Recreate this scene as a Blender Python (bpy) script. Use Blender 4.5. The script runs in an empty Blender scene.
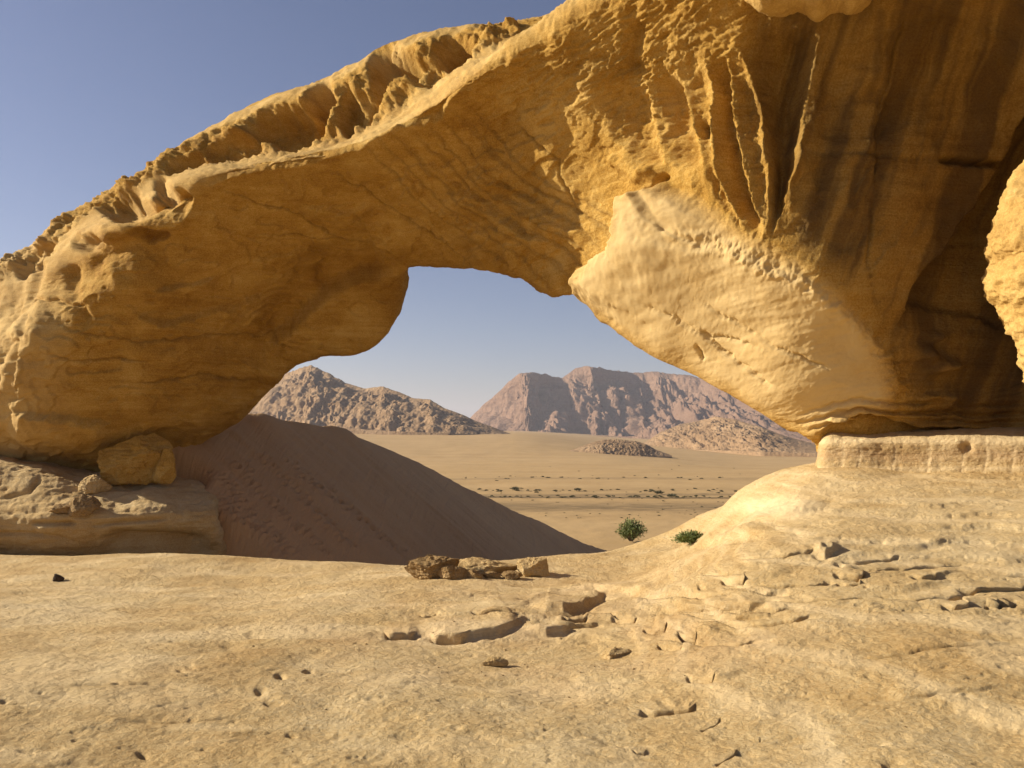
import bpy, math, random
import numpy as np

# ------------------------------------------------------------------ camera, sky, sun, exposure
C = bpy.context.scene
F_PX = 796.0                       # 28 mm on a 36 mm sensor at 1024 px
PITCH = math.atan(46.0 / F_PX)     # the horizon lies at row 430
EYE = 1.6
cam_data = bpy.data.cameras.new("camera")
cam = bpy.data.objects.new("camera", cam_data)
C.collection.objects.link(cam)
cam_data.sensor_width = 36.0
cam_data.lens = 36.0 * F_PX / 1024.0
cam_data.clip_start = 0.05
cam_data.clip_end = 20000
cam.location = (0, 0, EYE)
cam.rotation_euler = (math.pi / 2 + PITCH, 0, 0)
C.camera = cam

SUN_ELEV = math.radians(25)
SUN_FRONT = math.radians(-7)        # how far the sun stands on the camera's side of due left
to_sun = np.array([-math.cos(SUN_FRONT) * math.cos(SUN_ELEV), -math.sin(SUN_FRONT) * math.cos(SUN_ELEV), math.sin(SUN_ELEV)])
world = bpy.data.worlds.new("World")
C.world = world
world.use_nodes = True
wn = world.node_tree
sky = wn.nodes.new("ShaderNodeTexSky")
sky.sky_type = 'NISHITA'
sky.sun_disc = False
sky.sun_elevation = SUN_ELEV
sky.sun_rotation = math.atan2(to_sun[0], to_sun[1])
sky.altitude = 900
sky.air_density = 1.0
sky.dust_density = 1.3
sky.ozone_density = 1.6
bg = wn.nodes["Background"]
bg.inputs["Strength"].default_value = 0.049
tint = wn.nodes.new("ShaderNodeMix")
tint.data_type, tint.blend_type = 'RGBA', 'MULTIPLY'
tint.inputs["Factor"].default_value = 1.0
tint.inputs[7].default_value = (1.03, 0.96, 1.08, 1)   # the photograph's white balance leans to violet
wn.links.new(sky.outputs["Color"], tint.inputs[6])
wn.links.new(tint.outputs[2], bg.inputs["Color"])

sun_data = bpy.data.lights.new("sun", 'SUN')
sun_data.energy = 5.0
sun_data.angle = math.radians(0.53)
sun_data.color = (1.0, 0.91, 0.76)
sun = bpy.data.objects.new("sun", sun_data)
C.collection.objects.link(sun)
from mathutils import Vector
sun.rotation_euler = Vector(to_sun).to_track_quat('Z', 'Y').to_euler()

C.view_settings.view_transform = 'Standard'
C.view_settings.look = 'None'
C.view_settings.gamma = 1.0
C.view_settings.exposure = 0.86
C.view_settings.use_curve_mapping = False
C.cycles.max_bounces = 6
C.cycles.diffuse_bounces = 5
C.cycles.volume_bounces = 0
C.cycles.use_denoising = True
C.cycles.denoising_prefilter = 'ACCURATE'
C.cycles.denoising_input_passes = 'RGB_ALBEDO_NORMAL'

# ------------------------------------------------------------------ projection helpers
cp, sp = math.cos(PITCH), math.sin(PITCH)

def P(px, py, d):
    """world point at depth d (metres along +Y) on the ray through a picture point"""
    px, py, d = np.asarray(px, float), np.asarray(py, float), np.asarray(d, float)
    xc, yc = (px - 512) / F_PX, -(py - 384) / F_PX
    s = d / (cp - yc * sp)
    return np.stack([xc * s, d + 0 * s, EYE + (sp + yc * cp) * s], -1)

def proj(v):
    x, y, z = v[..., 0], v[..., 1], v[..., 2] - EYE
    f = np.maximum(y * cp + z * sp, 1e-3)
    up = -y * sp + z * cp
    return 512 + F_PX * x / f, 384 - F_PX * up / f

# ------------------------------------------------------------------ noise
_rng = np.random.RandomState(7)
_perm = _rng.permutation(256)
_perm = np.concatenate([_perm, _perm, _perm]).astype(np.int32)
_g = _rng.normal(size=(256, 3))
_g = (_g / np.linalg.norm(_g, axis=1, keepdims=True)).astype(np.float32)

def perlin(p):
    p = np.asarray(p, np.float32)
    i = np.floor(p).astype(np.int32)
    f = p - i
    i &= 255
    u = f * f * f * (f * (f * 6 - 15) + 10)
    out = 0
    for dx in (0, 1):
        wx = u[:, 0] if dx else 1 - u[:, 0]
        a = _perm[i[:, 0] + dx]
        for dy in (0, 1):
            wy = u[:, 1] if dy else 1 - u[:, 1]
            b = _perm[a + i[:, 1] + dy]
            for dz in (0, 1):
                wz = u[:, 2] if dz else 1 - u[:, 2]
                g = _g[_perm[b + i[:, 2] + dz]]
                out = out + wx * wy * wz * ((f[:, 0] - dx) * g[:, 0] + (f[:, 1] - dy) * g[:, 1] + (f[:, 2] - dz) * g[:, 2])
    return out * 1.5

def fbm(p, octv=4, gain=0.5, off=0.0):
    a, s, fr = 1.0, 0.0, 1.0
    for k in range(octv):
        s = s + a * perlin(p * fr + off + 17.3 * k)
        a *= gain
        fr *= 2.03
    return s

def ridged(p, octv=4, gain=0.5, off=0.0):
    a, s, fr = 1.0, 0.0, 1.0
    for k in range(octv):
        s = s + a * (1 - 2 * np.abs(perlin(p * fr + off + 11.1 * k)))
        a *= gain
        fr *= 2.07
    return s

def sstep(x, a, b):
    t = np.clip((x - a) / (b - a), 0, 1)
    return t * t * (3 - 2 * t)

# ------------------------------------------------------------------ mesh helpers
def link_mesh(name, v, f4, mat=None, attrs=None, smooth=True, parent=None):
    v = np.asarray(v, np.float32)
    f4 = np.asarray(f4, np.int32)
    k = f4.shape[1]
    me = bpy.data.meshes.new(name)
    me.vertices.add(len(v)); me.vertices.foreach_set("co", v.ravel())
    me.loops.add(f4.size); me.loops.foreach_set("vertex_index", f4.ravel())
    me.polygons.add(len(f4)); me.polygons.foreach_set("loop_start", np.arange(0, f4.size, k, dtype=np.int32))
    if smooth:
        me.polygons.foreach_set("use_smooth", np.ones(len(f4), bool))
    me.update(calc_edges=True)
    for n, a in (attrs or {}).items():
        at = me.attributes.new(n, 'FLOAT', 'POINT')
        at.data.foreach_set("value", np.asarray(a, np.float32).ravel())
    o = bpy.data.objects.new(name, me)
    C.collection.objects.link(o)
    if mat: me.materials.append(mat)
    if parent: o.parent = parent
    return o

def grid_faces(nu, nv, wrap_v=False):
    i = np.arange(nu * nv).reshape(nu, nv)
    if wrap_v:
        j = np.roll(i, -1, axis=1)
        a, b, c, d = i[:-1], i[1:], j[1:], j[:-1]
    else:
        a, b, c, d = i[:-1, :-1], i[1:, :-1], i[1:, 1:], i[:-1, 1:]
    return np.stack([a, b, c, d], -1).reshape(-1, 4)

def grid_normals(V, wrap_v):
    du = np.gradient(V, axis=0)
    dv = (np.roll(V, -1, 1) - np.roll(V, 1, 1)) if wrap_v else np.gradient(V, axis=1)
    n = np.cross(du, dv)
    return n / (np.linalg.norm(n, axis=-1, keepdims=True) + 1e-9)

def spline(A, counts, closed=False, tens=1.0):
    """chord-length Catmull-Rom along axis 0 of A (S, K, 3); counts[i] samples on span i"""
    A = np.asarray(A, float)
    S = len(A)
    nxt = np.roll(A, -1, 0)
    h = np.linalg.norm(nxt - A, axis=-1, keepdims=True) + 1e-6
    s = (nxt - A) / h
    if closed:
        hp, s_p = np.roll(h, 1, 0), np.roll(s, 1, 0)
        m = (hp * s + h * s_p) / (hp + h)
        spans = S
    else:
        m = np.zeros_like(A)
        m[1:-1] = (h[:-2] * s[1:-1] + h[1:-1] * s[:-2]) / (h[:-2] + h[1:-1])
        m[0], m[-1] = s[0], s[-2]
        spans = S - 1
    m = m * tens
    out = []
    for i in range(spans):
        j = (i + 1) % S
        n = counts[i]
        t = np.arange(n)[:, None, None] / n
        out.append((2*t**3 - 3*t**2 + 1) * A[i] + (t**3 - 2*t**2 + t) * h[i] * m[i] + (-2*t**3 + 3*t**2) * A[j] + (t**3 - t**2) * h[i] * m[j])
    if not closed:
        out.append(A[-1:])
    return np.concatenate(out, 0)

def stroke(px, py, poly, reach):
    """distance in px to a polyline, signed side (+ right of travel, picture y down), indices within reach"""
    poly = np.asarray(poly, float)
    lo, hi = poly.min(0) - reach, poly.max(0) + reach
    idx = np.nonzero((px > lo[0]) & (px < hi[0]) & (py > lo[1]) & (py < hi[1]))[0]
    x, y = px[idx], py[idx]
    best = np.full(len(idx), 1e9); side = np.zeros(len(idx)); tt = np.zeros(len(idx))
    L = np.linalg.norm(np.diff(poly, axis=0), axis=1); acc = np.concatenate([[0], np.cumsum(L)]); tot = acc[-1] + 1e-9
    for k in range(len(poly) - 1):
        a, b = poly[k], poly[k + 1]
        e = b - a
        t = np.clip(((x - a[0]) * e[0] + (y - a[1]) * e[1]) / (e @ e + 1e-9), 0, 1)
        dx, dy = x - a[0] - t * e[0], y - a[1] - t * e[1]
        d = np.hypot(dx, dy)
        c = e[0] * dy - e[1] * dx
        w = d < best
        best[w] = d[w]; side[w] = np.sign(c[w]); tt[w] = ((acc[k] + t * L[k]) / tot)[w]
    return idx, best, side, tt

# ------------------------------------------------------------------ materials
def nodes_of(name):
    m = bpy.data.materials.new(name)
    m.use_nodes = True
    nt = m.node_tree
    return m, nt, nt.nodes["Principled BSDF"]

class NB:
    def __init__(s, nt): s.nt = nt
    def n(s, t, **kw):
        x = s.nt.nodes.new(t)
        for k, v in kw.items(): setattr(x, k, v)
        return x
    def set(s, sock, v):
        if hasattr(v, "is_output") or isinstance(v, bpy.types.NodeSocket): s.nt.links.new(v, sock)
        else: sock.default_value = v
    def mapping(s, vec, scale=(1, 1, 1), rot=(0, 0, 0)):
        x = s.n("ShaderNodeMapping"); s.set(x.inputs["Vector"], vec)
        x.inputs["Scale"].default_value = scale; x.inputs["Rotation"].default_value = rot
        return x.outputs["Vector"]
    def noise(s, vec, scale, detail=6, rough=0.55, dist=0.0):
        x = s.n("ShaderNodeTexNoise"); s.set(x.inputs["Vector"], vec)
        x.inputs["Scale"].default_value = scale; x.inputs["Detail"].default_value = detail
        x.inputs["Roughness"].default_value = rough; x.inputs["Distortion"].default_value = dist
        return x.outputs["Fac"]
    def voro(s, vec, scale, feature='F1'):
        x = s.n("ShaderNodeTexVoronoi", feature=feature); s.set(x.inputs["Vector"], vec)
        x.inputs["Scale"].default_value = scale
        return x.outputs["Distance"]
    def ramp(s, fac, stops):
        x = s.n("ShaderNodeValToRGB"); s.set(x.inputs["Fac"], fac)
        el = x.color_ramp.elements
        while len(el) < len(stops): el.new(0.5)
        for e, (p, c) in zip(el, stops):
            e.position = p; e.color = (*c, 1) if len(c) == 3 else c
        return x.outputs["Color"]
    def mix(s, fac, a, b, mode='MIX'):
        x = s.n("ShaderNodeMix", data_type='RGBA', blend_type=mode)
        s.set(x.inputs["Factor"], fac)
        for sock, v in ((x.inputs["A"] if False else x.inputs[6], a), (x.inputs[7], b)):
            s.set(sock, (*v, 1) if isinstance(v, tuple) and len(v) == 3 else v)
        return x.outputs[2]
    def math(s, op, a, b=0.0, c=0.0, clamp=False):
        x = s.n("ShaderNodeMath", operation=op, use_clamp=clamp)
        s.set(x.inputs[0], a); s.set(x.inputs[1], b); s.set(x.inputs[2], c)
        return x.outputs[0]
    def attr(s, name):
        x = s.n("ShaderNodeAttribute"); x.attribute_name = name
        return x.outputs["Fac"]
    def coords(s): return s.n("ShaderNodeTexCoord").outputs["Object"]
    def bump(s, h, strength, dist, normal=None):
        x = s.n("ShaderNodeBump"); s.set(x.inputs["Height"], h)
        x.inputs["Strength"].default_value = strength; x.inputs["Distance"].default_value = dist
        if normal is not None: s.set(x.inputs["Normal"], normal)
        return x.outputs["Normal"]

def smooth_range(nb, v, a, b):
    x = nb.n("ShaderNodeMapRange", interpolation_type='SMOOTHSTEP')
    nb.set(x.inputs["Value"], v); x.inputs["From Min"].default_value = a; x.inputs["From Max"].default_value = b
    return x.outputs["Result"]

def rock_material(name, c_lo, c_mid, c_hi, strata=1.0, tilt=(0, 0, 0), bump=1.0, stain_shade=(0.06, 0.032, 0.014), fine=1.0, pits=0.5, crust=None, pale_calm=0.4):
    m, nt, bs = nodes_of(name)
    nb = NB(nt)
    co = nb.coords()
    big = nb.noise(co, 0.35, 5, 0.6, 0.6)
    med = nb.noise(co, 1.9, 7, 0.62, 0.3)
    bed = nb.noise(nb.mapping(co, (0.35, 0.35, 5.0), tilt), 1.0, 6, 0.6, 0.25)
    beds = nb.noise(nb.mapping(co, (0.8, 0.8, 26.0), tilt), 1.0, 4, 0.6, 0.4)
    grit = nb.noise(co, 42, 5, 0.7)
    v = nb.math('ADD', nb.math('MULTIPLY', big, 0.55), nb.math('MULTIPLY', med, 0.45))
    v = nb.math('ADD', v, nb.math('MULTIPLY', nb.math('SUBTRACT', bed, 0.5), 0.55 * strata))
    v = nb.math('ADD', v, nb.math('MULTIPLY', nb.math('SUBTRACT', beds, 0.5), 0.42 * strata))
    v = nb.math('ADD', v, nb.math('MULTIPLY', nb.math('SUBTRACT', grit, 0.5), 0.75))
    col = nb.ramp(v, [(0.32, c_lo), (0.5, c_mid), (0.68, c_hi)])
    # dark mineral specks
    sp_ = smooth_range(nb, nb.noise(co, 11, 3, 0.6), 0.66, 0.78)
    col = nb.mix(nb.math('MULTIPLY', sp_, 0.35), col, tuple(0.45 * x for x in c_lo))
    st = nb.math('MULTIPLY', nb.attr("stain_shade"), nb.math('ADD', 0.55, nb.math('MULTIPLY', med, 0.8)), clamp=True)
    col = nb.mix(st, col, stain_shade)
    pale = nb.math('MULTIPLY', nb.attr("pale"), nb.math('ADD', 0.4, med), clamp=True)
    col = nb.mix(pale, col, crust or tuple(min(0.8, 1.12 * x + 0.03) for x in c_hi))
    red = nb.math('MULTIPLY', nb.attr("red"), nb.math('ADD', 0.3, bed), clamp=True)
    col = nb.mix(red, col, (0.36, 0.19, 0.12))
    nt.links.new(col, bs.inputs["Base Color"])
    bs.inputs["Roughness"].default_value = 0.92
    bs.inputs["Specular IOR Level"].default_value = 0.15
    # relief finer than the mesh
    pit = nb.voro(nb.mapping(co, (1, 1, 1.8)), 9.0)
    pitm = smooth_range(nb, pit, 0.0, 0.32)
    crk = nb.noise(nb.mapping(co, (1.2, 1.2, 14), tilt), 1.6, 7, 0.68, 0.8)
    h = nb.math('ADD', nb.math('MULTIPLY', nb.noise(co, 9.0, 9, 0.7, 0.3), 0.9), nb.math('MULTIPLY', crk, 0.7 * strata))
    h = nb.math('ADD', h, nb.math('MULTIPLY', pitm, 0.25 * pits))
    h = nb.math('ADD', h, nb.math('MULTIPLY', nb.noise(nb.mapping(co, (1, 1, 2.2), tilt), 17, 6, 0.75, 0.2), 0.45))
    n1 = nb.bump(h, 1.0 * bump, 0.085)
    nb.set(n1.node.inputs['Strength'], nb.math('MULTIPLY', nb.math('SUBTRACT', 1.0, nb.math('MULTIPLY', nb.attr('pale'), pale_calm)), bump))
    n2 = nb.bump(nb.noise(co, 60, 6, 0.75), 0.5 * fine, 0.01, n1)
    nt.links.new(n2, bs.inputs["Normal"])
    return m

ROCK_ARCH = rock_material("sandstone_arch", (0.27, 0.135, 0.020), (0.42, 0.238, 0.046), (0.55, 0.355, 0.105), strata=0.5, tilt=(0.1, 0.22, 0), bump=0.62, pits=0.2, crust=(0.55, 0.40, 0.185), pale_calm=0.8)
ROCK_SHELF = rock_material("sandstone_shelf", (0.41, 0.26, 0.10), (0.51, 0.355, 0.16), (0.58, 0.44, 0.235), strata=0.6, tilt=(0.03, -0.05, 0), bump=0.7, pits=0.12)
ROCK_PALE = rock_material("pale_sandstone", (0.42, 0.27, 0.11), (0.52, 0.36, 0.17), (0.60, 0.44, 0.24), strata=0.4, bump=0.5, pits=0.2)
ROCK_BROWN = rock_material("brown_stone", (0.22, 0.13, 0.05), (0.32, 0.205, 0.085), (0.42, 0.29, 0.14), strata=0.6, bump=0.7)
ROCK_DARK = rock_material("dark_stone", (0.05, 0.035, 0.025), (0.09, 0.06, 0.04), (0.14, 0.1, 0.06), strata=0.3, bump=1.0)

def sand_material(name, c1, c2, scale=1.0, ripple=0.0, rot=0.0, bands=0.0, speck=0.0):
    m, nt, bs = nodes_of(name)
    nb = NB(nt)
    co = nb.coords()
    a = nb.noise(co, 0.12 * scale, 6, 0.6, 0.5)
    b = nb.noise(nb.mapping(co, (0.25, 2.2, 1)), 0.03 * scale, 6, 0.6)
    g = nb.noise(co, 9 * scale, 6, 0.75)
    v = nb.math('ADD', nb.math('MULTIPLY', a, 0.5), nb.math('MULTIPLY', b, 0.5))
    v = nb.math('ADD', v, nb.math('MULTIPLY', nb.math('SUBTRACT', g, 0.5), 0.35))
    col = nb.ramp(v, [(0.3, c1), (0.68, c2)])
    if bands:
        dk = nb.math('MULTIPLY', nb.attr("gravel"), nb.noise(nb.mapping(co, (0.35, 1.3, 1)), 0.9, 8, 0.75), clamp=True)
        col = nb.mix(smooth_range(nb, dk, 0.18, 0.46), col, (0.20, 0.135, 0.065))
    nt.links.new(col, bs.inputs["Base Color"])
    bs.inputs["Roughness"].default_value = 0.95
    bs.inputs["Specular IOR Level"].default_value = 0.1
    h = nb.math('ADD', nb.noise(co, 3.0 * scale, 8, 0.7), 0)
    n1 = nb.bump(h, 0.5, 0.06)
    if ripple:
        st = nb.noise(nb.mapping(co, (4.0, 0.35, 0.35), (0, 0, math.radians(-62))), 1.0, 6, 0.65, 0.3)
        n1 = nb.bump(st, 0.7, 0.12, n1)
        x = nb.n("ShaderNodeTexWave"); nb.set(x.inputs["Vector"], nb.mapping(co, (1, 1, 1), (0, 0, rot)))
        x.inputs["Scale"].default_value = 2.4; x.inputs["Distortion"].default_value = 3.0; x.inputs["Detail"].default_value = 3
        n1 = nb.bump(x.outputs["Fac"], 0.35 * ripple, 0.04, n1)
    nt.links.new(n1, bs.inputs["Normal"])
    return m

SAND_PLAIN = sand_material("desert_sand", (0.375, 0.237, 0.10), (0.465, 0.312, 0.145), 1.0, bands=1.0)
SAND_DUNE = sand_material("dune_sand", (0.44, 0.268, 0.130), (0.54, 0.342, 0.168), 2.0, ripple=0.12)

def mountain_material(name, c_lo, c_mid, c_hi, s):
    m, nt, bs = nodes_of(name)
    nb = NB(nt); co = nb.coords()
    a = nb.noise(co, 0.012 * s, 7, 0.65, 0.4)
    bed = nb.noise(nb.mapping(co, (0.25, 0.25, 3.2)), 0.035 * s, 6, 0.65, 0.4)
    g = nb.noise(co, 0.2 * s, 6, 0.75)
    v = nb.math('ADD', nb.math('MULTIPLY', a, 0.4), nb.math('ADD', nb.math('MULTIPLY', bed, 0.35), nb.math('MULTIPLY', g, 0.25)))
    col = nb.ramp(v, [(0.34, c_lo), (0.5, c_mid), (0.66, c_hi)])
    nt.links.new(col, bs.inputs["Base Color"])
    bs.inputs["Roughness"].default_value = 0.95
    bs.inputs["Specular IOR Level"].default_value = 0.1
    h = nb.math('ADD', nb.noise(co, 0.11 * s, 9, 0.7, 0.5), nb.math('MULTIPLY', nb.voro(co, 0.16 * s), 0.35))
    nt.links.new(nb.bump(h, 0.9, 5.0 / s), bs.inputs["Normal"])
    return m

MOUNT_NEAR = mountain_material("ridge_rock", (0.20, 0.12, 0.06), (0.30, 0.19, 0.10), (0.40, 0.27, 0.15), 2.2)
MOUNT_FAR = mountain_material("massif_rock", (0.14, 0.079, 0.050), (0.23, 0.138, 0.087), (0.33, 0.205, 0.132), 1.0)

# ------------------------------------------------------------------ tagging
def tag(o, label=None, cat=None, group=None, kind=None):
    if label: o["label"] = label
    if cat: o["category"] = cat
    if group: o["group"] = group
    if kind: o["kind"] = kind
    return o

def empty(name, loc):
    o = bpy.data.objects.new(name, None)
    C.collection.objects.link(o)
    o.location = tuple(loc)
    o.empty_display_size = 0.3
    return o

def adopt(root, child):
    """child meshes are written in world coordinates; keep them there under the root"""
    child.parent = root
    child.matrix_parent_inverse = root.matrix_basis.inverted()
    return child

# ------------------------------------------------------------------ the plain
def plain_z(x, y):
    d = np.hypot(x, y)
    k = np.array([0, 20, 40, 100, 300, 500, 800, 1200, 2000, 3500, 9000])
    z = np.array([-4.2, -4.3, -4.5, -6.0, -10.2, -12.4, -12.0, -11.5, -10.0, -8.0, -8.0])
    base = np.interp(d, k, z)
    az = np.arctan2(x, np.maximum(y, 1.0))
    # an alluvial fan rises towards the gap between the two mountains, the right side lies lower
    base = base + 10.5 * (1 - sstep(az, 0.0, 0.16)) * sstep(az, -1.2, -0.6) * sstep(d, 330, 660) * (y > 0)
    base = base - 4.0 * sstep(az, 0.1, 0.3) * sstep(d, 150, 450)
    return base

def build_plain():
    rad = np.concatenate([np.array([0.5, 6, 12]), np.geomspace(17, 400, 330), np.geomspace(406, 9000, 120)])
    ang = np.concatenate([np.linspace(-math.pi, -0.8, 60, endpoint=False), np.linspace(-0.8, 0.8, 480, endpoint=False), np.linspace(0.8, math.pi, 61)])
    R, A = np.meshgrid(rad, ang, indexing='ij')
    X, Y = R * np.sin(A), R * np.cos(A)
    Z = plain_z(X, Y)
    p = np.stack([X.ravel(), Y.ravel(), 0 * X.ravel()], -1)
    amp = np.interp(R.ravel(), [0, 17, 60, 300, 1500], [0.05, 0.12, 0.2, 0.35, 0.5])
    Z = Z.ravel() + amp * fbm(p * 0.035, 3, off=3) + 0.05 * fbm(p * 0.5, 4, off=9)
    py = 430 + (EYE - Z) * F_PX / np.maximum(Y.ravel(), 1)
    # gravelly washes: bands across the plain, one a low cut bank
    g = np.zeros(len(p))
    for y0, w, a in ((497, 0.9, 1.5), (495, 3.0, 0.7), (506, 8, 0.75), (490, 5, 0.5), (478, 2.0, 0.6), (516, 6, 0.45), (470, 3, 0.25)):
        yy = y0 + 1.8 * perlin(p * 0.02 + y0)
        g = np.maximum(g, a * np.exp(-((py - yy) / w) ** 2) * (Y.ravel() > 20))
    v = np.stack([X.ravel(), Y.ravel(), Z], -1)
    o = link_mesh("desert_plain", v, grid_faces(len(rad), len(ang)), SAND_PLAIN, {"gravel": g})
    tag(o, kind="structure")
    return v

plain_v = build_plain()

# ------------------------------------------------------------------ the dune behind the arch
dune_crest = P([60, 150, 250, 300, 345, 420, 500, 560, 597, 640], [385, 398, 415, 423, 431, 463, 503, 532, 547, 560],
               [19.5, 20.6, 22, 23.5, 25, 28.5, 33, 37.5, 41, 45])

def dune_z(x, y):
    n = np.array([0.87, -0.49])
    # distance across the crest polyline, + on the slip face
    best = np.full(x.shape, 1e9); sgn = np.zeros(x.shape); zc = np.zeros(x.shape)
    for a, b in zip(dune_crest[:-1], dune_crest[1:]):
        e = b[:2] - a[:2]
        t = np.clip(((x - a[0]) * e[0] + (y - a[1]) * e[1]) / (e @ e), 0, 1)
        dx, dy = x - a[0] - t * e[0], y - a[1] - t * e[1]
        d = np.hypot(dx, dy)
        w = d < best
        best = np.where(w, d, best); sgn = np.where(w, np.sign(e[1] * dx - e[0] * dy), sgn); zc = np.where(w, a[2] + t * (b[2] - a[2]), zc)
    s = best * sgn
    face = zc - 0.66 * np.maximum(s, 0) + 0.05 * np.exp(-(s / 0.8) ** 2) - 0.05
    back = zc - 0.20 * np.maximum(-s, 0)
    z = np.where(s > 0, face, back)
    z = z - 2.5 * sstep(-x, 5.0, 5.8) * (1 - sstep(y, 16.9, 17.9))
    z = z - 3.5 * sstep(-x, 7.0, 8.2) * (1 - sstep(y, 18.2, 19.4))
    return z, s

def build_dune():
    # grid in (along, across) directions of the crest
    e = np.array([10.5, 20.0]); e /= np.linalg.norm(e); n = np.array([e[1], -e[0]])
    o = dune_crest[2][:2]
    U = np.linspace(-9, 28, 520)
    W = np.concatenate([np.linspace(-26, -3, 60, endpoint=False), np.linspace(-3, 14, 420)])
    UU, WW = np.meshgrid(U, W, indexing='ij')
    X = o[0] + UU * e[0] + WW * n[0]; Y = o[1] + UU * e[1] + WW * n[1]
    Z, s = dune_z(X, Y)
    p = np.stack([X.ravel(), Y.ravel(), Z.ravel()], -1)
    s = s.ravel(); u = UU.ravel(); w = WW.ravel()
    q = np.stack([u, w, 0 * u], -1)
    face = sstep(s, 0.1, 1.0)
    dz = 0.10 * fbm(q * 0.22, 3, off=5)
    # avalanche tongues run down the slip face, wind ripples on the crest
    dz += face * (0.045 * fbm(q * np.array([1.7, 0.16, 1]), 4, 0.55, off=2) + 0.022 * ridged(q * np.array([4.0, 0.3, 1]), 2, off=8))
    dz += 0.018 * fbm(q * 1.6, 4, 0.6, off=1)
    # low swells on the crest catch the sun
    dz += 0.13 * np.exp(-((s - 0.3) / 0.6) ** 2) * np.maximum(0, np.sin(u * 2.1 + 0.7)) * sstep(u, -1, 0.6) * (1 - sstep(u, 3.6, 5))
    p[:, 2] += dz
    # footprints trodden up the slope in wandering lines
    px, py = proj(p)
    rnd = random.Random(5)
    tracks = [((212, 470), (296, 556)), ((232, 462), (330, 556)), ((262, 455), (352, 548)), ((196, 490), (246, 552)), ((290, 462), (400, 552)), ((222, 500), (284, 560))]
    for (a, b) in tracks:
        m = 26
        for k in range(m):
            t = k / m
            cx = a[0] + (b[0] - a[0]) * t + rnd.uniform(-4, 4) + (3 if k % 2 else -3)
            cy = a[1] + (b[1] - a[1]) * t + rnd.uniform(-2, 2)
            ii = np.nonzero((np.abs(px - cx) < 5) & (np.abs(py - cy) < 4) & (s > 0.2))[0]
            r = np.hypot((px[ii] - cx) / 2.6, (py[ii] - cy) / 1.7)
            p[ii, 2] += 0.085 * (0.5 * np.exp(-((r - 1.4) / 0.6) ** 2) - np.exp(-r * r))
    ob = link_mesh("sand_dune", p, grid_faces(len(U), len(W)), SAND_DUNE)
    tag(ob, kind="structure")

build_dune()

# ------------------------------------------------------------------ far mountains
def mountain(name, sky_line, base_line, front, thick, mat, seed, rough, gully, steep, cols=620, rows=170, fan=1.0):
    """a rock massif as terrain: sky_line (px,py) the crest, base_line (px,py) the foot, front (px,depth of the crest), thick (px, metres foot to crest)"""
    sx = np.array(sky_line, float); bx = np.array(base_line, float); fx = np.array(front, float); tx = np.array(thick, float)
    px = np.linspace(sx[0, 0], sx[-1, 0], cols)
    dc = np.interp(px, fx[:, 0], fx[:, 1]); th = np.interp(px, tx[:, 0], tx[:, 1])
    ker = np.hanning(27); ker /= ker.sum()
    dc = np.convolve(np.pad(dc, 13, mode='edge'), ker, 'valid'); th = np.convolve(np.pad(th, 13, mode='edge'), ker, 'valid')
    crest = P(px, np.interp(px, sx[:, 0], sx[:, 1]), dc)
    foot = P(px, np.interp(px, bx[:, 0], bx[:, 1]), dc - th)
    t = np.concatenate([np.linspace(0, 1, rows), 1 + np.linspace(0.04, 1.3, 40)])
    V = np.zeros((cols, len(t), 3))
    hz = np.where(t[None, :] <= 1, np.interp(t[None, :].repeat(cols, 0), steep[0], steep[1]), 1 - 0.75 * (np.maximum(t[None, :] - 1, 0) / 1.3) ** 1.2)
    V[..., 0:2] = foot[:, None, 0:2] + (crest - foot)[:, None, 0:2] * t[None, :, None]
    V[..., 2] = foot[:, None, 2] + (crest - foot)[:, None, 2] * hz
    N = grid_normals(V, False)
    N = np.where(N[..., 2:3] < 0, -N, N)
    H = (crest - foot)[:, 2].max()
    p = V.reshape(-1, 3)
    L = H
    q = p / L
    edge = (sstep(hz, 0.0, 0.12) * (1 - 0.92 * np.exp(-((t[None, :] - 1) / 0.09) ** 2))).ravel()
    loc = ((crest - foot)[:, 2] / H).clip(0.12, 1)[:, None].repeat(len(t), 1).ravel()
    # gullies run down the face: noise stretched along z and depth
    along = np.stack([p[:, 0] / L, p[:, 1] / L * 0.25, p[:, 2] / L * 0.3], -1)
    bil = -ridged(q * np.array([3.2, 3.2, 2.2]), 3, 0.38, off=seed + 3)
    d = -gully * (ridged(along * 2.8, 4, 0.5, off=seed) + 0.2) + 0.55 * rough * bil + 0.22 * rough * fbm(q * 12, 3, 0.5, off=seed + 5)
    V2 = p + N.reshape(-1, 3) * (d * L * edge * loc)[:, None]
    V2[:, 2] += np.where(np.abs(t - 1) < 0.06, 1, 0)[None, :].repeat(cols, 0).ravel() * 0.018 * L * loc * fbm(np.stack([p[:, 0] / L * 9, 0 * p[:, 0], 0 * p[:, 0]], -1), 4, 0.6, off=seed)
    V2[:, 2] -= (hz.ravel() < 0.01) * 9.0
    o = link_mesh(name, V2, grid_faces(cols, len(t)), mat)
    tag(o, kind="structure")
    return o

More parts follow.
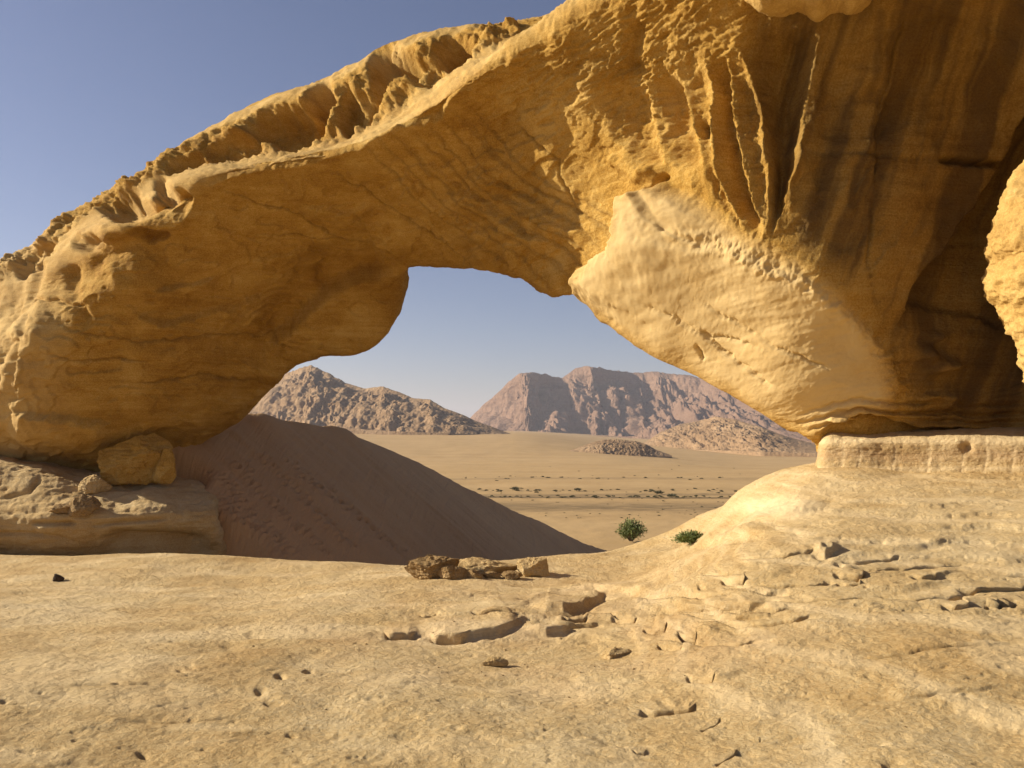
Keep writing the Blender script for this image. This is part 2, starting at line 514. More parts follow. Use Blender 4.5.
SCREE = ([0, 0.22, 0.45, 0.62, 0.8, 0.93, 1], [0, 0.10, 0.26, 0.55, 0.84, 0.96, 1])
DOME = ([0, 0.1, 0.3, 0.6, 1], [0, 0.22, 0.55, 0.85, 1])
mountain("mountain_ridge",
    [(140, 395), (200, 392), (250, 398), (275, 377), (296, 369), (311, 364.5), (328, 372), (345, 382), (365, 388), (384, 386), (400, 392), (415, 398), (430, 399), (445, 408), (462, 414), (474, 420), (490, 426), (512, 434)],
    [(140, 425), (250, 424), (330, 428), (400, 432), (460, 434), (500, 434.5), (512, 435)],
    [(140, 900), (260, 860), (330, 800), (400, 740), (450, 700), (512, 680)],
    [(140, 200), (300, 170), (400, 120), (470, 70), (512, 30)], MOUNT_NEAR, 21, 0.12, 0.07, DOME, cols=700)
mountain("mountain_massif",
    [(430, 436), (470, 418), (482, 405), (495, 394), (508, 381), (518, 373), (530, 371.5), (545, 373), (556, 376), (562, 377), (572, 370), (582, 365), (592, 365), (610, 368), (632, 371), (655, 371), (690, 374), (720, 382), (760, 398), (800, 420), (860, 440)],
    [(430, 437), (480, 431), (560, 434), (620, 437), (660, 438), (720, 440), (780, 441), (860, 442)],
    [(430, 1900), (478, 1850), (520, 1720), (530, 1730), (562, 1840), (572, 1840), (592, 1770), (605, 1800), (634, 1890), (648, 1880), (700, 1760), (760, 1550), (860, 1300)],
    [(430, 60), (480, 230), (530, 330), (566, 520), (590, 420), (640, 640), (700, 620), (760, 520), (860, 500)], MOUNT_FAR, 44, 0.10, 0.17, SCREE, cols=900, rows=220)
mountain("foothills",
    [(640, 446), (660, 432), (680, 424), (700, 420), (715, 416), (735, 419), (752, 424), (765, 428), (780, 434), (800, 440), (830, 447), (880, 455)],
    [(640, 447), (700, 450), (760, 452), (800, 453), (880, 454)],
    [(640, 800), (700, 820), (760, 700), (880, 640)],
    [(640, 40), (700, 170), (760, 150), (880, 130)], MOUNT_NEAR, 63, 0.12, 0.08, DOME, cols=520)
mountain("rocky_mound",
    [(566, 452), (580, 447), (592, 442.5), (604, 439.5), (616, 439), (626, 440), (636, 441), (646, 444), (655, 449), (672, 455.5)],
    [(566, 453), (600, 455.5), (640, 456.5), (672, 456.5)],
    [(566, 445), (610, 452), (640, 450), (672, 440)],
    [(566, 6), (600, 26), (640, 24), (672, 5)], MOUNT_NEAR, 71, 0.10, 0.03, DOME, cols=300, rows=90)

# ------------------------------------------------------------------ the arch
#   rows: T skyline, B foot of the alcove band, A arris, F1 F2 F3 face, E edge of the opening
ST = [
 [(-330,560,22),(-290,565,21),(-200,565,19.8),(-90,560,19.4),(40,560,19.4),(115,560,19.6),(178,560,20.5)],
 [(-300,470,22),(-260,474,20.6),(-160,474,19.4),(-60,470,18.9),(42,475,18.8),(112,478,19),(178,459,20.3)],
 [(-210,380,21),(-165,385,19.4),(-90,390,18.2),(0,408,17.5),(72,424,17.5),(142,437,18.3),(206,440,20.2)],
 [(-120,322,20.5),(-80,327,19),(-30,332,18.2),(32,352,16.7),(102,378,17.1),(172,402,18),(242,416,20.1)],
 [(-40,283,20.2),(-12,287,18.6),(22,302,17.8),(76,322,16.4),(142,342,17),(206,366,18),(266,391,20)],
 [(14,261,19.8),(34,266,18.2),(72,272,16.8),(118,285,16.1),(182,307,16.8),(230,336,18),(287,369,19.8)],
 [(70,219,19.2),(84,226,17.8),(118,236,15.9),(162,252,16),(216,281,16.7),(262,325,18),(318,357,19.4)],
 [(130,184,18.6),(138,196,17.2),(172,210,15.4),(206,230,15.7),(246,262,16.5),(286,315,17.8),(352,356,19)],
 [(190,142,18),(206,168,16.6),(222,180,14.9),(250,200,15.4),(286,240,16.2),(322,296,17.6),(383,338,18.6)],
 [(260,106,17.4),(276,152,16),(286,163,14.4),(300,187,15),(326,226,15.9),(356,272,17.2),(401,302,18.2)],
 [(335,77,16.8),(346,136,15.3),(351,148,13.9),(362,173,14.6),(380,206,15.5),(396,246,16.6),(404,267,17.6)],
 [(400,45,16.2),(410,105,14.8),(418,116,13.4),(425,150,14.1),(435,192,15),(440,237,16),(441,265,17)],
 [(460,28,15.6),(468,66,14.4),(472,80,12.6),(478,130,13.65),(480,182,14.5),(483,237,15.3),(486,268,16.2)],
 [(520,22,15),(525,38,14.2),(525,50,12.1),(525,110,12.95),(525,172,13.75),(527,237,14.5),(530,281,15.4)],
 [(570,10,14.4),(572,17,13.8),(572,26,11.6),(570,100,12.35),(566,172,13.05),(560,242,13.7),(553,292,14.6)],
 [(625,-22,13.8),(625,-12,13),(622,-2,11.0),(615,90,11.8),(606,166,12.4),(597,235,12.9),(578,296,13.9)],
 [(690,-90,13),(685,-70,12),(680,-40,10.2),(665,70,11.2),(652,160,11.6),(634,226,12),(607,322,13.2)],
 [(790,-150,12.4),(775,-120,11.2),(760,-80,9.3),(740,60,10.4),(722,170,10.6),(690,262,11.2),(651,356,12.6)],
 [(900,-190,12),(880,-150,9.8),(860,-100,8.2),(850,60,9.95),(772,232,10.3),(735,305,11),(696,379,12.2)],
 [(1020,-200,12),(1000,-160,9.0),(970,-110,7.2),(935,80,10.1),(832,285,10.25),(790,350,10.7),(746,405,11.8)],
 [(1150,-200,12),(1130,-150,8.8),(1090,-100,6.9),(1010,140,10.3),(880,335,10.5),(840,392,10.7),(783,424,11.5)],
 [(1300,-150,12),(1280,-90,9.2),(1230,-20,7.2),(1080,230,10.7),(925,390,10.9),(875,418,10.8),(814,438,11.2)],
 [(1420,40,12),(1400,80,10.6),(1350,140,9.4),(1180,330,10.7),(985,425,10.95),(910,436,10.95),(820,446,11.3)],
 [(1480,300,12),(1460,330,11),(1420,360,10.4),(1240,452,10.9),(1040,458,11.0),(930,458,11.05),(824,458,11.4)],
]
def build_arch():
    front = np.array([[P(*c) for c in s] for s in ST])
    T, E = front[:, 0], front[:, -1]
    px_, d_ = np.array(ST)[:, :, :2], np.array(ST)[:, :, 2]
    rear = []
    for (a, b, w, add, lift) in ((0, -1, 0.10, 1.0, 0), (0, -1, 0.35, 1.9, 0), (0, -1, 0.7, 2.3, 0), (0, -1, 0.95, 1.5, 0)):
        q = px_[:, b] * (1 - w) + px_[:, a] * w
        # stay inside the outline: lean towards the middle of the visible face
        q = q * 0.9 + px_[:, 3] * 0.1
        dd = np.maximum(d_[:, -1] * (1 - w) + d_[:, 0] * w, 0) + add
        rear.append(P(q[:, 0], q[:, 1], dd))
    ctrl = np.concatenate([front, np.stack(rear, 1)], 1)          # (S, 11, 3)
    S = len(ctrl)
    cu = []
    for i in range(S - 1):
        a, b = np.array(ST[i]), np.array(ST[i + 1])
        span = np.hypot(*(b[:, :2] - a[:, :2]).T)[2:6].max()
        vis = 1.0 if 1 < i < S - 2 else 0.5
        cu.append(int(max(10, span / 1.45 * vis)))
    cv = [46, 26, 62, 66, 62, 52, 10, 14, 16, 14, 12]
    G = spline(ctrl, cu)
    V = spline(np.swapaxes(G, 0, 1), cv, closed=True)
    V = np.swapaxes(V, 0, 1)
    nu, nv = V.shape[:2]
    vcoord = np.concatenate([k + np.arange(n) / n for k, n in enumerate(cv)])
    VV = np.broadcast_to(vcoord[None, :], (nu, nv)).ravel()
    N = grid_normals(V, True)
    # normals outward: away from the ring centre
    cen = V.mean(1, keepdims=True)
    if ((V - cen) * N).sum() < 0: N = -N
    p = V.reshape(-1, 3).copy(); n = N.reshape(-1, 3)
    px, py = proj(p)
    wx = 3.0 * fbm(p * 1.7, 2, off=61) + 1.6 * fbm(p * 6, 3, 0.6, off=63)
    wy = 3.0 * fbm(p * 1.7, 2, off=71) + 1.6 * fbm(p * 6, 3, 0.6, off=73)
    px, py = px + wx, py + wy                  # weathered, not ruled, edges on everything carved below
    frontm = ((VV <= 6.02)).astype(float)
    edgefade = 1 - 0.6 * np.exp(-((VV - 6) / 0.18) ** 2)
    d = np.zeros(len(p)); stain_shade = np.zeros(len(p)); pale = np.zeros(len(p)); red = np.zeros(len(p))

    def smask(poly, soft):
        poly = np.asarray(poly, float)
        ins = np.zeros(len(px), bool)
        for a, b in zip(poly, np.roll(poly, -1, 0)):
            c = ((a[1] > py) != (b[1] > py))
            ins ^= c & (px < (b[0] - a[0]) * (py - a[1]) / (b[1] - a[1] + 1e-9) + a[0])
        idx, dist, _, _ = stroke(px, py, np.vstack([poly, poly[:1]]), soft)
        m = ins.astype(float)
        m[idx] = np.where(ins[idx], np.minimum(1, 0.5 + dist / (2 * soft)), np.maximum(0, 0.5 - dist / (2 * soft)))
        return m * frontm

    rough = smask([(455, 75), (600, -40), (770, -60), (765, 60), (765, 215), (720, 150), (690, 60), (645, 140), (600, 100), (540, 110), (490, 130), (455, 120)], 26)
    band = ((VV > 0.25) & (VV < 1.2)).astype(float) * (px < 560)
    tilt = np.array([0.0, 0.0, 1.0])
    wedge = smask([(632, 202), (660, 190), (700, 205), (745, 238), (800, 270), (855, 315), (880, 360), (890, 405), (812, 432), (740, 400), (650, 352), (582, 296), (606, 262), (632, 236)], 10)
    # whole body: lumps, flakes, bedding
    calm = 0.45 + 0.55 * sstep(VV, 0.15, 0.9)
    d += 0.15 * fbm(p * 0.42, 3, off=1.5) * calm
    d += 0.035 * fbm(p * 1.5, 4, 0.55, off=7) * (1 - 0.88 * wedge)
    d += (0.010 * fbm(p * 8, 3, 0.65, off=8) + 0.006 * ridged(p * np.array([9, 9, 16]), 3, 0.6, off=9)) * (0.5 + 0.5 * np.clip(2 * fbm(p * 0.6, 2, off=3), 0, 1)) * (1 - 0.85 * wedge)
    lay = np.stack([p[:, 0] * 0.7 + 0.2 * p[:, 2], p[:, 1] * 0.7, p[:, 2] * 4.2 - p[:, 0] * 0.9], -1)
    d += 0.010 * ridged(lay * 0.8, 4, 0.6, off=4)
    d += (0.016 * ridged(np.stack([p[:, 0] * 1.6, p[:, 1] * 1.6, p[:, 2] * 6 - p[:, 0] * 0.8], -1), 3, 0.6, off=2) + 0.016 * ridged(np.stack([p[:, 0] * 5, p[:, 1] * 5, p[:, 2] * 20 - p[:, 0] * 3], -1), 2, 0.6, off=66) + 0.028 * ridged(np.stack([p[:, 0] * 3.2, p[:, 1] * 3.2, p[:, 2] * 13 - p[:, 0] * 1.6], -1), 3, 0.6, off=6)) * rough * (1 - wedge)
    # rough crust on the top and along the alcove band
    top = (1 - sstep(VV, 1.7, 2.4)) * frontm
    shelf_lip = sstep(VV, 0.85, 1.1) * (1 - sstep(VV, 1.9, 2.2)) * (px < 620)
    d += top * calm * (1 - 0.65 * shelf_lip) * (0.04 * ridged(p * 1.3, 4, 0.6, off=12) + 0.04 * fbm(p * 4, 4, 0.6, off=3) + 0.02 * ridged(p * 7, 3, 0.6, off=30))
    # terraced flakes on the left underside: quantised noise gives thin stepped plates
    f = fbm(p * np.array([0.55, 0.55, 0.9]), 4, 0.5, off=31) * 3.0
    plates = (np.floor(f) + sstep(f - np.floor(f), 0.0, 0.08)) / 3.0
    d += 0.15 * plates * sstep(VV, 2.3, 3.0) * frontm * edgefade * (0.45 + 0.55 * (px < 560)) * (1 - 0.85 * wedge)

    def ridge(poly, w, a, stn=0.0, pl=0.0, asym=0.0):
        idx, dist, side, tt = stroke(px, py, poly, w * 3.2)
        ww = w * (1 + asym * side)
        taper = np.minimum(1, np.minimum(tt, 1 - tt) * 6 + 0.25)
        prof = np.exp(-(dist / ww) ** 2) * frontm[idx] * taper
        d[idx] += a * prof
        if stn: stain_shade[idx] = np.maximum(stain_shade[idx], stn * prof)
        if pl: pale[idx] = np.maximum(pale[idx], pl * prof)

    def step(poly, a, reach, sharp=2.0):
        """raise the right hand side of travel by a, fading over reach"""
        idx, dist, side, tt = stroke(px, py, poly, reach * 2)
        sd = dist * side
        prof = sstep(sd, -sharp, sharp) * np.exp(-(dist / reach) ** 2) * np.minimum(1, np.minimum(tt, 1 - tt) * 7)
        d[idx] += a * prof * frontm[idx]

    def pocket(cx, cy, rx, ry, a, rot=0.0, pw=7, hold=False):
        c, s = math.cos(rot), math.sin(rot)
        x, y = px - cx, py - cy
        r = ((np.abs((x * c + y * s) / rx)) ** 2 + (np.abs((-x * s + y * c) / ry)) ** 2)
        d[:] -= a * np.exp(-r ** (pw / 2)) * frontm * ((1 - sstep(VV, 0.97, 1.05)) if hold else 1)

    # alcoves in the band under the skyline
    for a in ((288, 128, 38, 18, 0.9, -0.12), (322, 108, 14, 23, 0.8, 0.2), (238, 152, 28, 11, 0.55, -0.3), (350, 116, 7, 22, 0.5, 0.1), (395, 68, 22, 18, 0.85, -0.3),
              (382, 92, 7, 22, 0.5, 0.2), (455, 57, 17, 18, 0.8, -0.2), (428, 76, 16, 15, 0.4, -0.2), (190, 172, 22, 6, 0.5, -0.5), (152, 180, 14, 5, 0.25, -0.5), (365, 112, 10, 16, 0.25, 0.1)):
        pocket(*a, hold=True)
    # shelf with two small alcoves on the left shoulder
    pocket(132, 210, 24, 11, 0.55, -0.15); pocket(165, 198, 10, 13, 0.45, 0.1); pocket(182, 200, 9, 12, 0.35, 0.0); pocket(152, 232, 16, 9, 0.25, 0.1)
    pocket(40, 262, 26, 6, 0.3, -0.6); pocket(88, 244, 12, 9, 0.3)
    # lip of the shelf: bright shoulder standing out over the shaded face
    ridge([(100, 236), (140, 224), (172, 220), (196, 212)], 7, 0.22)
    step([(470, 74), (448, 100), (440, 118), (420, 124), (398, 124), (352, 150), (312, 162), (224, 176), (196, 188)], -0.16, 26, 2.5)
    # left edge: ribs running down the lit flank
    for poly in ([(62, 252), (44, 300), (30, 345), (20, 400)], [(36, 290), (14, 330), (2, 380)], [(112, 255), (120, 280), (135, 298)], [(128, 250), (142, 275), (160, 292)]):
        ridge(poly, 10, 0.10)
    for poly in ([(46, 262), (34, 300), (22, 340)], [(20, 300), (6, 345), (-4, 390)], [(74, 262), (72, 300), (88, 330)]):
        ridge(poly, 6, -0.14)
    # cracks and flakes under the left haunch
    step([(128, 307), (165, 320), (210, 312), (252, 302), (280, 306)], 0.18, 22, 1.5)
    step([(150, 290), (180, 285), (215, 276)], 0.13, 14, 1.5)
    step([(120, 332), (190, 345), (260, 352), (300, 362)], 0.2, 60, 14)
    step([(20, 404), (40, 412), (80, 420), (112, 422)], 0.2, 26, 1.6)
    step([(20, 330), (22, 380), (20, 404)], -0.10, 26, 2.0)
    ridge([(30, 301), (78, 302)], 1.6, -0.10)
    step([(402, 262), (388, 271), (332, 294), (300, 322), (288, 334), (266, 346), (270, 356)], -0.55, 46, 3.0)
    ridge([(262, 346), (278, 352), (288, 342)], 4, -0.12)
    ridge([(318, 284), (322, 300), (336, 292)], 2, -0.10)
    for poly in ([(250, 262), (300, 258), (330, 268)], [(300, 200), (345, 208), (372, 204)], [(345, 212), (372, 226), (388, 222)], [(390, 160), (440, 205), (500, 240)],
                 [(420, 150), (470, 195), (540, 235)], [(448, 178), (500, 205), (560, 250)], [(470, 160), (530, 200), (580, 232)], [(500, 190), (545, 215), (590, 240)]):
        step(poly, 0.10, 18, 1.4)
    # swirling dark lamination on the crown face
    for k in range(20):
        x0, y0 = 360 + 6 * k, 140 - 2.0 * k + 3 * ((k * 7) % 5)
        ridge([(x0, y0), (x0 + 34, y0 + 34), (x0 + 80, y0 + 74), (x0 + 140, y0 + 110), (x0 + 175, y0 + 150)], 1.8, (-0.012 if k % 2 else 0.016) * (1 + (k * 3) % 4), 0.3 if k % 2 else 0)
    # curtain of flutes on the right: scoops that meet in sharp lit ribs and converge downwards
    ribs = [[(572, 60), (590, 95), (614, 138), (632, 152), (640, 172)], [(640, 40), (645, 70), (650, 92), (658, 130), (664, 152), (672, 172)],
            [(664, 20), (667, 45), (684, 90), (694, 120), (704, 152), (718, 200), (748, 242)], [(700, 20), (709, 70), (713, 112), (715, 140), (718, 165), (730, 200), (753, 240)],
            [(722, 20), (728, 50), (733, 105), (743, 150), (752, 190), (762, 226)], [(735, 20), (740, 45), (750, 75), (760, 115), (766, 150), (769, 200), (767, 242)],
            [(820, 20), (812, 80), (801, 130), (797, 165), (788, 184), (781, 210), (772, 242)]]
    gaps = [(0.30, 70, 105, 150, 172), (0.36, 62, 100, 148, 172), (0.17, 50, 90, 200, 242), (0.36, 48, 85, 205, 245), (0.15, 40, 80, 190, 232), (0.42, 25, 60, 205, 245)]
    for (ra, rb), (a, y0, y1, y2, y3) in zip(zip(ribs[:-1], ribs[1:]), gaps):
        xa = np.interp(py, [q_[1] for q_ in ra], [q_[0] for q_ in ra]); xb = np.interp(py, [q_[1] for q_ in rb], [q_[0] for q_ in rb])
        t = (px - xa) / np.maximum(xb - xa, 2.0)
        m = (t > 0) & (t < 1) & (frontm > 0)
        t = np.clip(t, 0, 1)
        d -= np.where(m, a * np.minimum(1, (xb - xa) / 22) * np.sin(np.pi * t ** 1.5) ** 0.75 * sstep(py, y0, y1) * (1 - sstep(py, y2, y3)), 0)
    fl = smask([(600, 60), (820, 20), (800, 200), (765, 245), (660, 165), (600, 120)], 10)
    d += fl * 0.022 * ridged(np.stack([p[:, 0] * 9, p[:, 1] * 3, p[:, 2] * 2.2], -1), 3, 0.6, off=46)
    ridge([(640, 20), (634, 60), (640, 72)], 7, -0.16)
    ridge([(846, 70), (842, 105), (838, 145)], 14, -0.14)
    ridge([(802, 128), (798, 150), (798, 166), (788, 183)], 4.5, 0.14)
    ridge([(702, 122), (703, 140)], 3.5, -0.20)
    ridge([(625, 158), (640, 172), (660, 170)], 6, 0.12)
    # dark varnish columns
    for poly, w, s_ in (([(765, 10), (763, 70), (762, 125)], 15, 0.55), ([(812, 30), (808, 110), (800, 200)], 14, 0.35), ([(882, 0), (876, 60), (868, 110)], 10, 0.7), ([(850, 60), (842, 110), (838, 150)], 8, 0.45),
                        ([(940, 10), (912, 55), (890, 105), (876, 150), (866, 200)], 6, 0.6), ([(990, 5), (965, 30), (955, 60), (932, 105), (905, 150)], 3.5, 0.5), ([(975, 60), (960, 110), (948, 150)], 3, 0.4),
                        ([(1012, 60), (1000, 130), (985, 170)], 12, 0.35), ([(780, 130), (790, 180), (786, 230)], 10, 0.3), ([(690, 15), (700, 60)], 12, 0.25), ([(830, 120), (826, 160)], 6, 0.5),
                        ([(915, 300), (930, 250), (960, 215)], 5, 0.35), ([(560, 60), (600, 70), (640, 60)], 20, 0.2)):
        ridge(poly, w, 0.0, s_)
    varnish_shade = smask([(765, -60), (770, 130), (775, 235), (812, 262), (860, 305), (900, 370), (930, 420), (1100, 430), (1100, -100), (760, -100)], 22)  # varnish over the right wall, deepened to paint in its shade
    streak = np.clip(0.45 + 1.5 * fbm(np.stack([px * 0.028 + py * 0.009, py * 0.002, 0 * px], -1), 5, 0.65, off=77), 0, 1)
    stain_shade = np.maximum(stain_shade, varnish_shade * (0.40 + 0.42 * streak))
    for poly in ([(60, 330), (130, 338), (210, 330), (300, 345)], [(130, 380), (200, 372), (260, 380)], [(220, 190), (290, 214), (350, 250)], [(330, 170), (400, 214), (470, 262)], [(520, 120), (560, 160), (575, 220)],
                 [(870, 200), (866, 260), (890, 330)], [(700, 300), (760, 340), (830, 372)], [(640, 300), (690, 330), (760, 350)], [(40, 350), (90, 362), (150, 356)], [(270, 240), (330, 244), (385, 256)], [(905, 20), (880, 110), (872, 190)]):
        ridge(poly, 1.3, -0.05, 0.35)
    # folds of the shaded wall
    for poly, w, a in (([(895, 0), (880, 70), (850, 90), (846, 140), (838, 220)], 9, 0.05), ([(930, 20), (905, 70), (875, 110), (858, 180)], 8, 0.05), ([(860, 20), (852, 70)], 12, -0.06), ([(830, 60), (826, 130), (818, 220)], 7, -0.07),
                       ([(905, 80), (885, 125), (872, 220)], 8, -0.05)):
        ridge(poly, w, a)
    step([(905, 329), (908, 300), (918, 280), (944, 247), (972, 205), (1000, 165), (1030, 110)], -0.42, 70, 2.0)
    ridge([(936, 160), (965, 163), (1008, 166)], 2.2, -0.30, 0.4)
    ridge([(800, 151), (860, 153), (905, 160), (936, 160)], 1.2, -0.05, 0.2)
    # knobs low on the alcove wall
    for (cx, cy, r, a) in ((924, 352, 9, 0.26), (936, 364, 10, 0.34), (946, 362, 7, 0.22), (946, 402, 12, 0.22), (930, 398, 7, 0.15), (938, 338, 6, 0.14)):
        ii = np.nonzero(np.hypot(px - cx, py - cy) < 3 * r)[0]
        d[ii] += a * np.exp(-(np.hypot(px[ii] - cx, (py[ii] - cy) * 1.4) / r) ** 2) * frontm[ii]
    # the pale wedge block that abuts the crown along a stepped crack
    step([(576, 300), (590, 275), (604, 264), (630, 242), (632, 222), (638, 200), (656, 191), (664, 178)], 0.46, 46, 1.2)
    ridge([(580, 292), (592, 270), (606, 261), (622, 246), (631, 236)], 2.2, -0.5)
    ridge([(640, 197), (656, 189), (668, 178)], 2.6, -0.55)
    ridge([(655, 172), (640, 180), (610, 158)], 5, 0.12)
    pale = np.maximum(pale, 0.95 * wedge)  # the sunlit face is painted paler, against rock kept darker for shade
    pale = np.maximum(pale, 0.32 * np.maximum(1 - sstep(VV, 0.1, 0.35), sstep(VV, 0.85, 1.1) * (1 - sstep(VV, 1.7, 2.12))) * frontm * (px < 620))
    inner = sstep(VV, 0.15, 0.4) * (1 - sstep(VV, 0.95, 1.15)) * (px < 520)
    fb = fbm(p * np.array([0.9, 0.9, 0.6]), 3, 0.5, off=35) * 3.2
    d += inner * sstep(VV, 0.3, 0.55) * (1 - sstep(VV, 0.8, 1.0)) * 0.26 * ((np.floor(fb) + sstep(fb - np.floor(fb), 0, 0.10)) / 3.2)
    d += inner * (0.06 * ridged(p * 2.6, 4, 0.65, off=33) + 0.04 * fbm(p * 6, 3, 0.65, off=34))
    pale = np.maximum(pale, 0.5 * sstep(-px, -90, -20) * frontm)
    d += wedge * (0.004 * fbm(p * 6, 4, 0.6, off=15) + 0.003 * ridged(p * 12, 3, 0.6, off=16))
    # seam between the wedge and the wall above, a rubbly dark ridge
    step([(626, 240), (680, 246), (741, 250), (800, 278), (858, 321), (890, 356), (905, 400)], 0.08, 30, 6)
    for k in range(26):
        t = k / 25
        cx, cy = np.interp(t, [0, 0.45, 0.8, 1], [700, 800, 870, 890]), np.interp(t, [0, 0.45, 0.8, 1], [232, 277, 335, 392])
        rr = 4 + 4 * ((k * 37) % 10) / 10
        pocket(cx + ((k * 53) % 17) - 8, cy + ((k * 29) % 13) - 6, rr, rr * 0.7, 0.010, 0.6)
    seam = np.zeros(len(p))
    idx, dist, _, _ = stroke(px, py, [(690, 235), (741, 250), (800, 278), (858, 321), (890, 356), (905, 400)], 30)
    seam[idx] = np.exp(-(dist / 11) ** 2) * frontm[idx]
    d += seam * (0.03 * fbm(p * 7, 4, 0.65, off=44) + 0.03 * ridged(p * 3, 3, 0.6, off=45))
    # undercut base and thin bedding above it
    for y0, a in ((402, 0.06), (412, 0.09), (420, 0.06)):
        ridge([(800, y0 + 12), (860, y0), (940, y0 + 2), (1040, y0 + 4)], 2.2, -a)
    step([(812, 436), (842, 424), (872, 418), (920, 428), (1030, 434)], -0.22, 18, 2.0)
    pocket(845, 424, 18, 4, -0.08, 0.2)
    # slots along the lower lit edge
    for poly in ([(694, 348), (700, 362)], [(700, 330), (735, 365), (770, 385)]):
        ridge(poly, 1.5, -0.09)
    d *= np.where(VV > 6.02, 1.0, edgefade)
    p = p + n * d[:, None]
    # end caps
    o = link_mesh("arch_body", p, grid_faces(nu, nv, True), ROCK_ARCH, {"stain_shade": stain_shade, "pale": pale, "red": red})
    return o, p.reshape(nu, nv, 3)

arch = empty("rock_arch", (0, 14.5, -1.2))
tag(arch, "huge natural sandstone arch spanning the picture over a dune and desert", "rock arch")
bpy.context.view_layer.update()
body, arch_v = build_arch()
adopt(arch, body)

def loft(name, ctrl, cu, cv, mat, lump, lump_s, fine=0.02, seed=0, closed=True, attrs_fn=None, lay=0.0):
    G = spline(np.asarray(ctrl, float), cu)
    V = np.swapaxes(spline(np.swapaxes(G, 0, 1), cv, closed=closed), 0, 1)
    nu, nv = V.shape[:2]
    N = grid_normals(V, closed)
    if ((V - V.mean((0, 1))) * N).sum() < 0: N = -N
    p = V.reshape(-1, 3).copy(); n = N.reshape(-1, 3)
    d = lump * fbm(p * lump_s, 4, 0.5, off=seed) + fine * fbm(p * 6, 4, 0.6, off=seed + 2)
    if lay:
        d += lay * ridged(np.stack([p[:, 0] * 0.9, p[:, 1] * 0.9, p[:, 2] * 7], -1), 3, 0.6, off=seed + 4)
    px, py = proj(p)
    at = {"stain_shade": np.zeros(len(p)), "pale": np.zeros(len(p)), "red": np.zeros(len(p))}
    if attrs_fn: d = attrs_fn(p, px, py, d, at)
    p += n * d[:, None]
    o = link_mesh(name, p, grid_faces(nu, nv, closed), mat, at)
    return o, p

# banded bed on which the right foot stands
def plinth_detail(p, px, py, d, at):
    for x in (842, 858, 893, 928, 962, 985, 1012):
        idx, dist, _, _ = stroke(px, py, [(x, 436), (x + 2, 455), (x - 1, 472)], 8)
        d[idx] -= 0.004 * np.exp(-(dist / 1.2) ** 2); at["pale"][idx] = np.maximum(at["pale"][idx], 0.5 * np.exp(-(dist / 2.5) ** 2))
    at["red"][:] = 0.30 * np.exp(-((py - 456 - 2 * np.sin(px * 0.05)) / 7) ** 2) * (1 - at["pale"])
    at["pale"][:] = np.maximum(at["pale"], 0.7 * np.exp(-((py - 441) / 4) ** 2))
    at["pale"][:] = np.maximum(at["pale"], 0.6 * np.exp(-((py - 469) / 2.5) ** 2))
    ii = np.hypot(px - 967, py - 447) < 14
    d[ii] -= 0.08 * np.exp(-(np.hypot(px[ii] - 967, py[ii] - 447) / 5) ** 2)
    return d
rows_p = lambda x, df: [P(x - 5, 484, df - 0.16), P(x - 3, 471, df - 0.04), P(x, 455, df + 0.02), P(x + 2, 442 + 2 * math.sin(x * 0.13), df + 0.03), P(x + 5, 436.5 + 1.5 * math.sin(x * 0.09), df + 0.2), P(x, 433.5, df + 1.4), P(x, 445, df + 2.4), P(x, 482, df + 2.4)]
pl_ctrl = [rows_p(822, 11.7), rows_p(819, 11.25), rows_p(825, 10.95), rows_p(842, 10.84), rows_p(900, 10.62), rows_p(960, 10.38), rows_p(1030, 10.1), rows_p(1150, 9.7), rows_p(1300, 9.3)]
plinth, _ = loft("plinth", pl_ctrl, [8, 10, 20, 50, 50, 60, 60, 30], [14, 22, 22, 8, 10, 6, 4, 4], ROCK_SHELF, 0.02, 1.0, 0.012, 51, True, plinth_detail, 0.006)
adopt(arch, plinth)

def crusted(amount):
    def f(p, px, py, d, at):
        at["pale"][:] = amount
        return d + 0.03 * ridged(p * np.array([2.5, 2.5, 5.0]), 3, 0.6, off=5)
    return f

# rounded knobs of the upper bed seen over the rim of the wall
kb = []
for x, y1 in ((736, -24), (750, -4), (764, 8), (783, 11), (797, 5), (803, 6), (818, 14), (833, 6), (839, 5), (851, 10), (864, 3), (876, -20)):
    b = 1.0 if y1 > 6.5 else 0.8
    kb.append([P(x, y1, 9.05), P(x, y1 - 8, 9.05 - 0.16 * b), P(x, y1 - 26, 8.95 - 0.2 * b), P(x, y1 - 60, 9.0), P(x, y1 - 60, 10.2), P(x, y1 - 6, 10.2), P(x, y1, 9.5)])
kn, _ = loft("cap_ledge", kb, [10] * 11, [10, 12, 12, 6, 6, 6, 10], ROCK_ARCH, 0.02, 2.0, 0.012, 80, True, crusted(0.3))
adopt(arch, kn)

# ------------------------------------------------------------------ buttress at the right edge
def ring_at(cx, cy, d, rx, rd, m=12):
    c = P(cx, cy, d); r = rx * d / F_PX
    return [c + np.array([r * math.cos(a), rd * math.sin(a), 0]) for a in np.linspace(0, 2 * math.pi, m, endpoint=False)]
left_edge = [(1042, 130), (1018, 160), (1004, 185), (996, 210), (990, 232), (991, 246), (998, 256), (993, 270), (993, 285), (1001, 300), (1010, 325), (1017, 350), (1021, 372), (1024, 400), (1030, 440), (1020, 480), (1000, 520)]
ctrl = [ring_at(1128, y, 9.2, 1118 - x, 1.25 - 0.006 * abs(y - 260)) for x, y in left_edge]
buttress, _ = loft("rock_buttress", ctrl, [22, 18, 16, 15, 12, 10, 12, 12, 14, 18, 18, 16, 14, 14, 12, 8], [26] * 3 + [40] * 4 + [26] * 3 + [8, 8], ROCK_ARCH, 0.07, 1.8, 0.03, 90, True, crusted(0.3))
